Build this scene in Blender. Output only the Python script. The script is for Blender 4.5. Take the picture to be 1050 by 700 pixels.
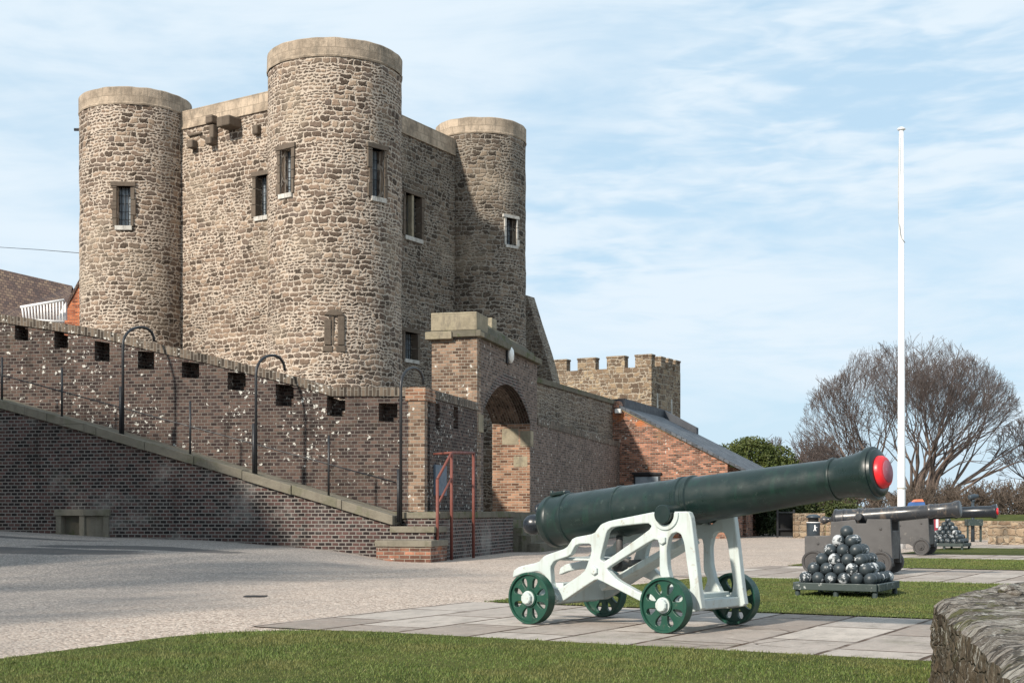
import bpy, bmesh, math, random
import numpy as np
from mathutils import Vector, Matrix, noise as mn
for o in list(bpy.data.objects): bpy.data.objects.remove(o)
S = bpy.context.scene; COL = S.collection
random.seed(7); rng = np.random.default_rng(7)
V = Vector; PI = math.pi
# ---------------------------------------------------------------- camera, sky, sun, exposure
H = 1.05                                   # eye height above the gun terrace (m)
FP = 1400.0                                # focal length in photo pixels (1050 wide)
cam_d = bpy.data.cameras.new('camera'); cam = bpy.data.objects.new('camera', cam_d); COL.objects.link(cam)
cam.location = (0, 0, H); cam.rotation_euler = (PI/2, 0, 0)
cam_d.sensor_width = 36; cam_d.lens = 48.0; cam_d.shift_y = 174/1050; cam_d.shift_x = 0
cam_d.clip_start = 0.05; cam_d.clip_end = 6000
S.camera = cam
SUN_AZ = (0.65, 0.76); SUN_EL = math.radians(33)
sd = V((SUN_AZ[0], SUN_AZ[1], -math.tan(SUN_EL))).normalized()
sl = bpy.data.lights.new('sun', 'SUN'); sl.energy = 4.5; sl.angle = math.radians(2.5); sl.color = (1, .91, .79)
so = bpy.data.objects.new('sun', sl); COL.objects.link(so); so.rotation_euler = sd.to_track_quat('-Z', 'Y').to_euler(); so.location = (-20, -20, 30)
S.view_settings.view_transform = 'Standard'; S.view_settings.look = 'None'; S.view_settings.exposure = 0.38; S.view_settings.gamma = 1
W = bpy.data.worlds.new('World'); S.world = W; W.use_nodes = True

class NT:
    """tiny node-tree writer"""
    def __init__(s, tree): s.t = tree; s.n = tree.nodes; s.l = tree.links
    def put(s, sock, v):
        if v is None: return
        if isinstance(v, bpy.types.NodeSocket): s.l.new(v, sock)
        elif isinstance(v, (tuple, list)):
            n = len(sock.default_value)
            v = tuple(v) + (1.0,)*(n-len(v)); sock.default_value = v[:n]
        else:
            try: sock.default_value = v
            except TypeError: sock.default_value = (v,)*len(sock.default_value)
    def node(s, typ, ins=None, **kw):
        nd = s.n.new(typ)
        for k, v in kw.items(): setattr(nd, k, v)
        for k, v in (ins or {}).items(): s.put(nd.inputs[k], v)
        return nd
    def m(s, op, a, b=None, c=None, clamp=False):
        nd = s.n.new('ShaderNodeMath'); nd.operation = op; nd.use_clamp = clamp
        s.put(nd.inputs[0], a)
        if b is not None: s.put(nd.inputs[1], b)
        if c is not None: s.put(nd.inputs[2], c)
        return nd.outputs[0]
    def vm(s, op, a, b=None):
        nd = s.n.new('ShaderNodeVectorMath'); nd.operation = op; s.put(nd.inputs[0], a)
        if b is not None: s.put(nd.inputs[1], b)
        return nd.outputs[0]
    def noise(s, vec, scale, detail=3, rough=.55, col=False, dist=0, w=None):
        nd = s.n.new('ShaderNodeTexNoise'); nd.noise_dimensions = '4D' if w is not None else '3D'
        s.put(nd.inputs['Vector'], vec)
        if w is not None: s.put(nd.inputs['W'], w)
        s.put(nd.inputs['Scale'], scale); nd.inputs['Detail'].default_value = detail; nd.inputs['Roughness'].default_value = rough
        nd.inputs['Distortion'].default_value = dist
        return nd.outputs[1 if col else 0]
    def map(s, v, a, b, c=0., d=1., smooth=True):
        nd = s.n.new('ShaderNodeMapRange'); nd.interpolation_type = 'SMOOTHSTEP' if smooth else 'LINEAR'
        for i, x in enumerate((v, a, b, c, d)): s.put(nd.inputs[i], x)
        return nd.outputs[0]
    def mix(s, f, a, b, blend='MIX'):
        nd = s.n.new('ShaderNodeMix'); nd.data_type = 'RGBA'; nd.blend_type = blend
        s.put(nd.inputs[0], f); s.put(nd.inputs[6], a); s.put(nd.inputs[7], b)
        return nd.outputs[2]
    def ramp(s, f, stops, const=False):
        nd = s.n.new('ShaderNodeValToRGB'); cr = nd.color_ramp
        if const: cr.interpolation = 'CONSTANT'
        while len(cr.elements) < len(stops): cr.elements.new(0.5)
        for e, (p, c) in zip(cr.elements, stops): e.position = p; e.color = tuple(c)+(1,)
        s.put(nd.inputs[0], f); return nd.outputs[0]
    def sep(s, v):
        nd = s.n.new('ShaderNodeSeparateXYZ'); s.put(nd.inputs[0], v); return nd.outputs
    def comb(s, x, y, z=0):
        nd = s.n.new('ShaderNodeCombineXYZ')
        for i, q in enumerate((x, y, z)): s.put(nd.inputs[i], q)
        return nd.outputs[0]
    def coord(s, which): return s.n.new('ShaderNodeTexCoord').outputs[which]
    def pos(s): return s.n.new('ShaderNodeNewGeometry').outputs['Position']
    def bump(s, h, strength, dist, normal=None):
        nd = s.n.new('ShaderNodeBump'); s.put(nd.inputs['Height'], h); nd.inputs['Strength'].default_value = strength; nd.inputs['Distance'].default_value = dist
        if normal is not None: s.put(nd.inputs['Normal'], normal)
        return nd.outputs[0]

def mat(name):
    m = bpy.data.materials.new(name); m.use_nodes = True; t = m.node_tree; t.nodes.clear()
    n = NT(t); out = t.nodes.new('ShaderNodeOutputMaterial'); b = t.nodes.new('ShaderNodeBsdfPrincipled'); t.links.new(b.outputs[0], out.inputs[0])
    def fin(col, rough=.8, normal=None, metal=0, spec=None, coat=0):
        n.put(b.inputs['Base Color'], col); n.put(b.inputs['Roughness'], rough); n.put(b.inputs['Metallic'], metal)
        if spec is not None: n.put(b.inputs['Specular IOR Level'], spec)
        if normal is not None: n.put(b.inputs['Normal'], normal)
        if coat: n.put(b.inputs['Coat Weight'], coat); n.put(b.inputs['Coat Roughness'], .15)
        return m
    return n, fin

# sky: Nishita daylight with thin procedural cloud
def make_sky():
    t = W.node_tree; t.nodes.clear(); n = NT(t)
    sky = n.node('ShaderNodeTexSky', sky_type='NISHITA', sun_disc=False, sun_elevation=SUN_EL, sun_rotation=math.atan2(-SUN_AZ[0], -SUN_AZ[1]), air_density=1.0, dust_density=1.2, ozone_density=1.6, altitude=0)
    g = n.coord('Generated'); x, y, z = n.sep(g)
    def fld(rot, sc, freq, det, rough, dist=.4, w=0.0):
        return n.noise(n.node('ShaderNodeMapping', {'Vector': g, 'Rotation': (0, math.radians(rot), 0), 'Scale': sc}).outputs[0], freq, det, rough, dist=dist, w=w)
    big = fld(12, (1, 1, 2.6), 2.6, 5, .55, .5, 1.0)
    streak = fld(-14, (1, 1, 5.0), 5.5, 6, .60, .8, 2.0)
    wave = fld(38, (1, 1, 4.5), 22.0, 3, .5, .6, 3.0)
    wmask = n.map(fld(0, (1, 1, 2), 2.2, 2, .5, 0, 7.3), .45, .6)
    c = n.m('ADD', n.m('MULTIPLY', big, .62), n.m('MULTIPLY', streak, .38))
    c = n.m('ADD', c, n.m('MULTIPLY', n.m('MULTIPLY', n.m('SUBTRACT', wave, .5), wmask), .42))
    c = n.map(c, .38, .60, .22, .97)
    hz = n.map(z, .0, .30, .45, 0.0)          # thicker veil towards the horizon
    c = n.m('MAXIMUM', c, hz)
    tint = n.mix(1.0, sky.outputs[0], (.93, 1.03, 1.06, 1), 'MULTIPLY')
    base = n.mix(.75, tint, (5.3, 7.9, 10.0, 1))
    colr = n.mix(c, base, (7.9, 9.0, 9.9, 1))
    bg = n.node('ShaderNodeBackground', {'Color': colr, 'Strength': 0.078})
    out = n.node('ShaderNodeOutputWorld', {'Surface': bg.outputs[0]})
make_sky()

# ---------------------------------------------------------------- pixel <-> place helpers (photo 1050 x 700)
def at(x, y, D):                                         # the point seen at photo pixel (x, y), D metres away
    return V(((x-525)/FP*D, D, H+(524-y)/FP*D))
def gnd(x, y, z=0): D = (H-z)*FP/(y-524); return V(((x-525)/FP*D, D, z))
def on_line(x, y, P0, g):                                # pixel on the vertical plane P0 + s g : returns s, z
    k = (x-525)/FP; s = (k*P0[1]-P0[0])/(g[0]-k*g[1]); Y = P0[1]+s*g[1]; return s, H+(524-y)/FP*Y

# ---------------------------------------------------------------- mesh builder
class Mesh:
    def __init__(s): s.v = []; s.f = []; s.uv = []; s.sm = []
    def face(s, pts, uv=None, smooth=False):
        i = len(s.v); s.v += [V(p) for p in pts]; s.f.append(list(range(i, i+len(pts))))
        s.uv.append([(0, 0)]*len(pts) if uv is None else uv); s.sm.append(smooth)
    def boxuv(s, i0, fr):                                  # project uv in metres along the frame, faces from i0
        o, ex, ey, ez = fr
        for k in range(i0, len(s.f)):
            P = [s.v[i] for i in s.f[k]]
            n = V((0, 0, 0))
            for a in range(len(P)): n += (P[a]-P[0]).cross(P[(a+1) % len(P)]-P[0])
            c = [abs(n.dot(ex)), abs(n.dot(ey)), abs(n.dot(ez))]; q = c.index(max(c))
            A, B = ((ez, ey), (ex, ez), (ex, ey))[q]
            s.uv[k] = [((p-o).dot(A), (p-o).dot(B)) for p in P]
    def box(s, fr, lo, hi):
        o, ex, ey, ez = fr; i0 = len(s.f)
        P = [o+ex*(hi[0] if a & 1 else lo[0])+ey*(hi[1] if a & 2 else lo[1])+ez*(hi[2] if a & 4 else lo[2]) for a in range(8)]
        for q in ((0, 2, 3, 1), (4, 5, 7, 6), (0, 1, 5, 4), (2, 6, 7, 3), (0, 4, 6, 2), (1, 3, 7, 5)): s.face([P[j] for j in q])
        s.boxuv(i0, fr); return s
    def prism(s, poly, fr, d0, d1):                        # polygon in (ex, ey), from depth d0 to d1 along ez
        o, ex, ey, ez = fr; i0 = len(s.f); n = len(poly)
        A = [o+ex*p[0]+ey*p[1]+ez*d0 for p in poly]; B = [p+ez*(d1-d0) for p in A]
        s.face(A); s.face(B[::-1])
        for k in range(n): s.face([A[k], B[k], B[(k+1) % n], A[(k+1) % n]])
        s.boxuv(i0, fr); return s
    def plate(s, outer, holes, fr, d0, d1, bevel=0, res=1):  # 2-D outline with holes, extruded (through a curve)
        cu = bpy.data.curves.new('tmp', 'CURVE'); cu.dimensions = '2D'; cu.fill_mode = 'BOTH'
        cu.extrude = max((d1-d0)/2-bevel, 1e-4); cu.bevel_depth = bevel; cu.bevel_resolution = res; cu.offset = -bevel
        for pl in [outer]+list(holes):
            sp = cu.splines.new('POLY'); sp.points.add(len(pl)-1)
            for k, p in enumerate(pl): sp.points[k].co = (p[0], p[1], 0, 1)
            sp.use_cyclic_u = True
        ob = bpy.data.objects.new('tmp', cu); me = ob.to_mesh()
        o, ex, ey, ez = fr; mid = (d0+d1)/2; i0 = len(s.f); base = len(s.v)
        s.v += [o+ex*q.co.x+ey*q.co.y+ez*(mid+q.co.z) for q in me.vertices]
        for p in me.polygons:
            s.f.append([base+i for i in p.vertices]); s.uv.append(None); s.sm.append(False)
        ob.to_mesh_clear(); bpy.data.objects.remove(ob); bpy.data.curves.remove(cu)
        s.boxuv(i0, fr); return s
    def lathe(s, prof, o, ax, ex, seg=32, smooth=True, cap=True):  # prof: (along axis, radius)
        ax = V(ax).normalized(); ex = V(ex); ex = (ex-ax*ex.dot(ax)).normalized(); ey = ax.cross(ex); base = len(s.v)
        for (a, r) in prof:
            for k in range(seg):
                t = 2*PI*k/seg; s.v.append(V(o)+ax*a+(ex*math.cos(t)+ey*math.sin(t))*r)
        L = 0
        for j in range(len(prof)-1):
            L2 = L+math.hypot(prof[j+1][0]-prof[j][0], prof[j+1][1]-prof[j][1]); r = max(prof[j][1], .01)
            for k in range(seg):
                k2 = (k+1) % seg
                s.f.append([base+j*seg+k, base+j*seg+k2, base+(j+1)*seg+k2, base+(j+1)*seg+k])
                u0, u1 = 2*PI*k/seg*r, 2*PI*(k+1)/seg*r
                s.uv.append([(u0, L), (u1, L), (u1, L2), (u0, L2)]); s.sm.append(smooth)
            L = L2
        if cap:
            for j, fl in ((0, True), (len(prof)-1, False)):
                if prof[j][1] > 1e-3:
                    idx = [base+j*seg+k for k in range(seg)]
                    s.f.append(idx[::-1] if fl else idx); s.uv.append([(0, 0)]*seg); s.sm.append(False)
        return s
    def tube(s, pts, rad, seg=8, smooth=True, cap=True):
        pts = [V(p) for p in pts]; n = len(pts)
        if not hasattr(rad, '__len__'): rad = [rad]*n
        base = len(s.v); up = None
        for i in range(n):
            t = (pts[min(i+1, n-1)]-pts[max(i-1, 0)]).normalized()
            if up is None: up = t.cross(V((0, 0, 1)) if abs(t.z) < .9 else V((1, 0, 0))).normalized()
            up = (up-t*up.dot(t)).normalized(); w = t.cross(up)
            for k in range(seg):
                a = 2*PI*k/seg; s.v.append(pts[i]+(up*math.cos(a)+w*math.sin(a))*rad[i])
        for i in range(n-1):
            for k in range(seg):
                k2 = (k+1) % seg
                s.f.append([base+i*seg+k, base+i*seg+k2, base+(i+1)*seg+k2, base+(i+1)*seg+k]); s.sm.append(smooth)
                s.uv.append([(k/seg*.5, i*.3), ((k+1)/seg*.5, i*.3), ((k+1)/seg*.5, i*.3+.3), (k/seg*.5, i*.3+.3)])
        if cap:
            for i, fl in ((0, 1), (n-1, 0)):
                idx = [base+i*seg+k for k in range(seg)]; s.f.append(idx[::-1] if fl else idx); s.sm.append(False); s.uv.append([(0, 0)]*seg)
        return s
    def sphere(s, c, r, seg=20, rings=12, sq=(1, 1, 1)):
        prof = [(-math.cos(PI*i/rings)*r*sq[2], max(math.sin(PI*i/rings)*r, 1e-4)) for i in range(rings+1)]
        s.lathe(prof, c, (0, 0, 1), (1, 0, 0), seg, True, False); return s

def root_of(o):
    while o.parent: o = o.parent
    return o
def tag(o, label=None, cat=None, group=None, kind=None):
    if label: o['label'] = label
    if cat: o['category'] = cat
    if group: o['group'] = group
    if kind: o['kind'] = kind
    return o
def empty(name, loc, rz=0):
    o = bpy.data.objects.new(name, None); o.location = loc; o.rotation_euler = (0, 0, rz); o.empty_display_size = .2
    COL.objects.link(o); return o
def local_inv(par):
    r = root_of(par); return (Matrix.Translation(r.location) @ r.rotation_euler.to_matrix().to_4x4()).inverted()
def build(name, M, m, parent=None, bev=0):
    vs = M.v
    if parent is not None:
        inv = local_inv(parent); vs = [inv @ p for p in vs]
    me = bpy.data.meshes.new(name); me.from_pydata([tuple(p) for p in vs], [], M.f)
    uv = me.uv_layers.new(name='UVMap'); flat = [c for f in M.uv for p in f for c in p]
    if len(flat) == len(me.loops)*2: uv.data.foreach_set('uv', flat)
    me.polygons.foreach_set('use_smooth', M.sm); me.materials.append(m)
    bm = bmesh.new(); bm.from_mesh(me); bmesh.ops.remove_doubles(bm, verts=bm.verts, dist=1e-5); bmesh.ops.recalc_face_normals(bm, faces=bm.faces); bm.to_mesh(me); bm.free()
    me.update()
    o = bpy.data.objects.new(name, me); COL.objects.link(o)
    if parent is not None: o.parent = parent
    if bev:
        b = o.modifiers.new('bevel', 'BEVEL'); b.width = bev; b.segments = 2; b.limit_method = 'ANGLE'; b.angle_limit = math.radians(40)
    return o
def numpy_obj(name, verts, faces, m, parent=None, fmat=None):
    """verts (n,3), faces (k,c) all of one size"""
    verts = np.asarray(verts, float)
    if parent is not None:
        inv = np.array(local_inv(parent)); verts = verts @ inv[:3, :3].T + inv[:3, 3]
    me = bpy.data.meshes.new(name); k, c = faces.shape
    me.vertices.add(len(verts)); me.vertices.foreach_set('co', verts.astype('f').ravel())
    me.loops.add(k*c); me.loops.foreach_set('vertex_index', faces.astype('i').ravel())
    me.polygons.add(k); me.polygons.foreach_set('loop_start', np.arange(0, k*c, c).astype('i'))
    me.update(calc_edges=True); me.validate(); me.materials.append(m)
    o = bpy.data.objects.new(name, me); COL.objects.link(o)
    if parent is not None: o.parent = parent
    return o
def copy_tree(o, parent=None):
    c = o.copy(); COL.objects.link(c)
    if parent is not None: c.parent = parent
    for ch in o.children: copy_tree(ch, c)
    return c
EX, EY, EZ = V((1, 0, 0)), V((0, 1, 0)), V((0, 0, 1))
def frame(o, ex, ez=None):                                 # upright frame: ex along, Z up, ez depth (away by default)
    ex = V((ex[0], ex[1], 0)).normalized()
    if ez is None: ez = V((-ex.y, ex.x, 0))
    return (V(o), ex, EZ, V(ez))

# ---------------------------------------------------------------- materials
def stone_mat(name, hrow=.17, wavg=.30, cols=None, mortar=(.60, .51, .42), mw=.019, lichen=.0, bumpd=.035, var=.5):
    n, fin = mat(name); uv = n.coord('UV')
    wob = n.noise(uv, 2.3, 3, .6, col=True); wob2 = n.noise(uv, 9, 2, .5, col=True)
    d = n.vm('ADD', n.vm('MULTIPLY', n.vm('SUBTRACT', wob, (.5, .5, .5)), (.42, .26, 0)), n.vm('MULTIPLY', n.vm('SUBTRACT', wob2, (.5, .5, .5)), (.13, .085, 0)))
    p = n.vm('ADD', uv, d); u, v, _ = n.sep(p)
    def course(h, w, seed):
        q = n.m('DIVIDE', v, h)
        one = n.noise(n.comb(seed, 0, n.m('MULTIPLY', q, .37)), 1.0, 1, .5)       # rows of unequal height
        q = n.m('ADD', q, n.m('MULTIPLY', one, 1.6))
        row = n.m('FLOOR', q); fr = n.m('FRACT', q)
        dv = n.m('MULTIPLY', n.m('MINIMUM', fr, n.m('SUBTRACT', 1, fr)), h)
        ww = n.m('ADD', n.m('DIVIDE', u, w), n.m('MULTIPLY', row, 13.731+seed))
        e = n.node('ShaderNodeTexVoronoi', {'W': ww, 'Scale': 1.0, 'Randomness': .9}, voronoi_dimensions='1D', feature='DISTANCE_TO_EDGE').outputs['Distance']
        c = n.node('ShaderNodeTexVoronoi', {'W': ww, 'Scale': 1.0, 'Randomness': .9}, voronoi_dimensions='1D', feature='F1').outputs['Color']
        du = n.m('MULTIPLY', e, w)
        return n.m('SMOOTH_MIN', du, dv, .05), c
    m1, c1 = course(hrow, wavg, 1.0); m2, c2 = course(hrow*.62, wavg*.62, 5.0)
    sel = n.m('GREATER_THAN', n.noise(uv, .9, 2, .5), .52)
    md = n.m('ADD', n.m('MULTIPLY', m1, n.m('SUBTRACT', 1, sel)), n.m('MULTIPLY', m2, sel))
    cell = n.mix(sel, c1, c2)
    md = n.m('ADD', md, n.m('MULTIPLY', n.m('SUBTRACT', n.noise(uv, 16, 3, .6), .5), .035))
    r, g, b = n.sep(cell)
    mort = n.map(md, mw*.4, mw*1.6, 1, 0)
    cols = cols or [(0, (.050, .036, .028)), (.22, (.105, .074, .057)), (.45, (.20, .142, .106)), (.62, (.13, .10, .085)), (.8, (.27, .19, .14)), (1, (.38, .285, .21))]
    sc = n.ramp(r, cols)
    sc = n.mix(n.map(n.noise(uv, 7, 4, .65), .3, .7, 0, .55), sc, n.mix(1, sc, (.55, .52, .5, 1), 'MULTIPLY'))
    sc = n.mix(n.map(n.noise(uv, 28, 3, .6), .45, .75, 0, .35), sc, (.42, .35, .26, 1))
    mc = n.mix(n.noise(uv, 5, 4, .6), mortar, tuple(c*.62 for c in mortar))
    col = n.mix(mort, sc, mc)
    # broad weathering: darker damp areas and pale bleached ones
    P = n.pos()
    big = n.noise(P, .28, 4, .6)
    col = n.mix(n.map(big, .48, .70, 0, var), col, n.mix(1, col, (.55, .56, .56, 1), 'MULTIPLY'))
    col = n.mix(n.map(n.noise(P, .4, 4, .65, w=3.0), .52, .72, 0, .45), col, (.40, .33, .25, 1))
    if lichen: col = n.mix(n.map(n.noise(P, 3.2, 5, .7), .60, .68, 0, lichen), col, (.50, .50, .45, 1))
    hgt = n.m('ADD', n.map(md, 0, .05), n.m('MULTIPLY', n.noise(uv, 14, 4, .65), .7))
    return fin(col, .93, n.bump(hgt, .9, bumpd), spec=.2)

def brick_mat(name, c1, c2, mortar, w=.225, h=.075, mw=.010, lichen=0, grime=.4, spots=0, vert=False, patch=None, efflor=0):
    n, fin = mat(name); uv = n.coord('UV')
    if vert:
        a, b, _ = n.sep(uv); uvb = n.comb(b, a, 0)
    else: uvb = uv
    wob = n.vm('MULTIPLY', n.vm('SUBTRACT', n.noise(uv, 6, 2, .5, col=True), (.5, .5, .5)), (.016, .016, 0))
    p = n.vm('ADD', uvb, wob)
    bt = n.node('ShaderNodeTexBrick', {'Vector': p, 'Color1': (0, 0, 0, 1), 'Color2': (1, 1, 1, 1), 'Mortar': (0, 0, 0, 1), 'Scale': 1, 'Mortar Size': mw, 'Mortar Smooth': .35, 'Brick Width': w, 'Row Height': h, 'Bias': 0}, offset=.5)
    f = n.m('ADD', bt.outputs[0], n.m('MULTIPLY', n.m('SUBTRACT', n.noise(uv, 4, 3, .6), .5), .5))
    col = n.ramp(f, [(0, tuple(x*.55 for x in c1)), (.3, c1), (.65, c2), (1, tuple(min(1, x*1.45) for x in c2))])
    col = n.mix(n.map(n.noise(uv, 30, 3, .7), .4, .7, 0, .4), col, n.mix(1, col, (.6, .6, .6, 1), 'MULTIPLY'))
    mc = n.mix(n.noise(uv, 3, 4, .6), mortar, tuple(x*.5 for x in mortar))
    col = n.mix(bt.outputs[1], col, mc)
    P = n.pos()
    col = n.mix(n.map(n.noise(P, .55, 5, .65), .46, .72, 0, grime), col, n.mix(1, col, (.42, .43, .42, 1), 'MULTIPLY'))
    col = n.mix(n.map(n.noise(n.vm('MULTIPLY', P, (2.2, 2.2, .30)), 1.3, 5, .7, w=21), .52, .68, 0, .55), col, n.mix(1, col, (.38, .39, .38, 1), 'MULTIPLY'))
    col = n.mix(n.map(n.noise(P, 2.6, 6, .75, w=23), .58, .70, 0, .35), col, (.20, .17, .14, 1))
    if patch: col = n.mix(n.map(n.noise(P, .9, 3, .6, w=2), .60, .66, 0, .75), col, patch)
    if efflor: col = n.mix(n.map(n.noise(P, .8, 6, .7, w=5), .5, .68, 0, efflor), col, (.36, .34, .31, 1))
    if lichen: col = n.mix(n.map(n.noise(P, 1.4, 5, .7, w=7), .56, .7, 0, lichen), col, (.12, .12, .06, 1))
    if spots:      # white lichen rosettes, thicker near the coping
        uw = n.vm('ADD', uv, n.vm('MULTIPLY', n.vm('SUBTRACT', n.noise(uv, 9, 3, .7, col=True), (.5, .5, .5)), (.22, .22, 0)))
        vo = n.node('ShaderNodeTexVoronoi', {'Vector': uw, 'Scale': 8.5, 'Randomness': 1}, voronoi_dimensions='2D', feature='F1')
        rr, rg, rb = n.sep(vo.outputs['Color'])
        dens = n.map(n.noise(P, .8, 4, .65, w=11), .44, .66, .03, spots)
        on = n.m('LESS_THAN', rr, dens)
        dist = n.m('ADD', vo.outputs['Distance'], n.m('MULTIPLY', n.m('SUBTRACT', n.noise(uv, 30, 3, .7), .5), .35))
        th_ = n.m('ADD', .05, n.m('MULTIPLY', n.m('MULTIPLY', rg, rg), .22))
        sp = n.m('MULTIPLY', n.map(dist, th_, n.m('ADD', th_, .08), 1, 0), on)
        col = n.mix(n.m('MULTIPLY', sp, .85), col, (.62, .61, .56, 1))
    hgt = n.m('ADD', n.m('MULTIPLY', bt.outputs[1], -1), n.m('MULTIPLY', n.noise(uv, 25, 3, .6), .5))
    return fin(col, .9, n.bump(hgt, .8, .012), spec=.25)

MT = {}
MT['rubble'] = stone_mat('rubble_masonry')
MT['rubble_shaded'] = stone_mat('rubble_masonry_shaded', .17, .30, [(0, (.035, .028, .024)), (.25, (.075, .058, .046)), (.5, (.12, .092, .072)), (.75, (.17, .13, .10)), (1, (.26, .205, .155))], (.36, .32, .27), .017)  # darker stone, with the shade of the castle's right-hand sides put into its colour
MT['rubble_dark'] = stone_mat('rubble_masonry_dark', .15, .27, [(0, (.07, .055, .045)), (.4, (.13, .10, .08)), (.8, (.20, .16, .12)), (1, (.26, .21, .16))], (.36, .32, .27), .014, .35)
MT['rubble_big'] = stone_mat('rubble_masonry_large', .30, .42, [(0, (.10, .07, .05)), (.35, (.18, .125, .085)), (.7, (.28, .20, .13)), (1, (.40, .31, .2))], (.44, .38, .3), .022)
MT['field_stone'] = stone_mat('field_stone', .22, .34, [(0, (.16, .11, .075)), (.5, (.30, .22, .15)), (1, (.42, .33, .23))], (.30, .25, .19), .016, .3)
MT['brick_dark'] = brick_mat('brick_dark', (.048, .032, .030), (.088, .058, .048), (.205, .185, .165), w=.155, h=.077, spots=.7, grime=.45, lichen=.12)
MT['brick_low'] = brick_mat('brick_low_shaded', (.030, .022, .022), (.082, .045, .040), (.30, .275, .25), w=.155, h=.078, mw=.013, grime=.5, lichen=.12, efflor=.45)  # dark brick, lowered further in tone for the shade on the ramp wall
MT['brick_coping'] = brick_mat('brick_coping', (.075, .06, .048), (.135, .105, .08), (.30, .27, .23), w=.30, h=.085, spots=.9, lichen=.35, vert=True)
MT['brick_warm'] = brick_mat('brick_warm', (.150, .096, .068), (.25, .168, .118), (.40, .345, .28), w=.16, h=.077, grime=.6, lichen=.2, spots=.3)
MT['brick_orange'] = brick_mat('brick_orange', (.19, .095, .06), (.32, .18, .115), (.50, .42, .33), grime=.3)
MT['brick_gable'] = brick_mat('brick_gable', (.18, .085, .06), (.34, .155, .10), (.38, .33, .27), grime=.4, spots=.25, patch=(.45, .15, .05), lichen=.35)
MT['brick_grey'] = brick_mat('brick_grey', (.115, .080, .066), (.17, .122, .098), (.30, .27, .24), w=.16, h=.077, grime=.45, lichen=.12, spots=.15)
MT['brick_house'] = brick_mat('brick_house', (.38, .10, .045), (.50, .16, .07), (.42, .28, .2), grime=.1)

def ashlar(name, col, dark=.5, moss=.0, blockw=.55, blockh=.31):
    n, fin = mat(name); uv = n.coord('UV'); P = n.pos()
    bt = n.node('ShaderNodeTexBrick', {'Vector': uv, 'Color1': (0, 0, 0, 1), 'Color2': (1, 1, 1, 1), 'Mortar': (.5, .5, .5, 1), 'Scale': 1, 'Mortar Size': .010, 'Mortar Smooth': .5, 'Brick Width': blockw, 'Row Height': blockh})
    c = n.mix(bt.outputs[0], tuple(x*.82 for x in col), tuple(min(1, x*1.12) for x in col))
    c = n.mix(n.map(n.noise(P, 1.6, 6, .7), .40, .68, 0, dark), c, tuple(x*.45 for x in col))
    c = n.mix(n.map(n.noise(n.vm('MULTIPLY', P, (2, 2, .5)), 2.5, 6, .75, w=8), .50, .64, 0, .6), c, (.15, .13, .105, 1))
    c = n.mix(n.map(n.noise(P, 7, 5, .7), .52, .68, 0, .4), c, (.16, .14, .11, 1))
    c = n.mix(bt.outputs[1], c, tuple(x*.6 for x in col))
    if moss: c = n.mix(n.map(n.noise(P, 2.5, 5, .7, w=4), .5, .64, 0, moss), c, (.07, .085, .03, 1))
    h = n.m('ADD', n.m('MULTIPLY', bt.outputs[1], -.6), n.noise(P, 18, 5, .7))
    return fin(c, .92, n.bump(h, .7, .02), spec=.2)
MT['ashlar'] = ashlar('ashlar_band', (.44, .355, .27), .9)
MT['ashlar_grey'] = ashlar('ashlar_grey', (.24, .215, .17), .5, .3, 3, 3)
MT['ashlar_buff'] = ashlar('ashlar_buff', (.37, .32, .23), .6, .1, 3, 3)
MT['dressed'] = ashlar('dressed_stone', (.145, .115, .09), .5, 0, 3, 3)
MT['sill'] = ashlar('pale_sill', (.55, .53, .49), .2, 0, 3, 3)
MT['mossy'] = ashlar('mossy_stone', (.17, .155, .12), .6, .75, 3, 3)

def paint(name, col, rough=.4, wear=None, wearamt=.3, bumpd=.002, scale=3, coat=0, streak=None):
    n, fin = mat(name); P = n.coord('Object'); o = n.node('ShaderNodeObjectInfo').outputs['Random']
    c = n.mix(n.map(n.noise(P, scale, 5, .6), .35, .7, 0, .5), col, tuple(x*.72 for x in col))
    if wear: c = n.mix(n.map(n.noise(P, scale*5, 5, .75), .60, .66, 0, wearamt), c, wear)
    if streak: c = n.mix(n.map(n.noise(n.vm('MULTIPLY', P, (6, 6, .8)), 2.2, 4, .6), .52, .7, 0, .6), c, streak)
    r = n.map(n.noise(P, scale*3, 4, .6), .3, .7, rough*.8, min(1, rough*1.3))
    return fin(c, r, n.bump(n.noise(P, 60, 3, .6), .35, bumpd), coat=coat)
MT['gun_green'] = paint('gun_green', (.0085, .020, .0185), .33, (.06, .085, .075), .30, .0015, 2.2, streak=(.010, .036, .026))
MT['wheel_green'] = paint('wheel_green', (.008, .060, .038), .42, (.10, .10, .075), .5, .002, 3, streak=(.010, .032, .022))
MT['white_iron'] = paint('white_iron', (.50, .56, .545), .5, (.30, .22, .14), .55, .0015, 2.5, streak=(.36, .37, .33))
MT['black_iron'] = paint('black_iron', (.018, .019, .022), .42, (.08, .05, .035), .3)
MT['gun_black'] = paint('gun_black', (.012, .016, .022), .30, (.16, .15, .14), .45, .0015, 2)
MT['gun_bronze'] = paint('gun_weathered', (.034, .037, .043), .30, (.22, .19, .15), .55, .0015, 3, streak=(.17, .13, .10))
MT['carriage_grey'] = paint('carriage_grey', (.078, .075, .075), .6, (.25, .23, .2), .35, .003, 1.6)
MT['wheel_grey'] = paint('wheel_grey', (.055, .052, .052), .6, (.16, .14, .12), .4)
MT['red_paint'] = paint('red_paint', (.72, .022, .030), .38, (.5, .03, .03), .2)
MT['worn_red'] = paint('worn_red', (.33, .10, .13), .5, (.35, .28, .3), .5)
MT['rust_red'] = paint('rust_red', (.17, .05, .036), .65, (.12, .05, .04), .5)
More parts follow.
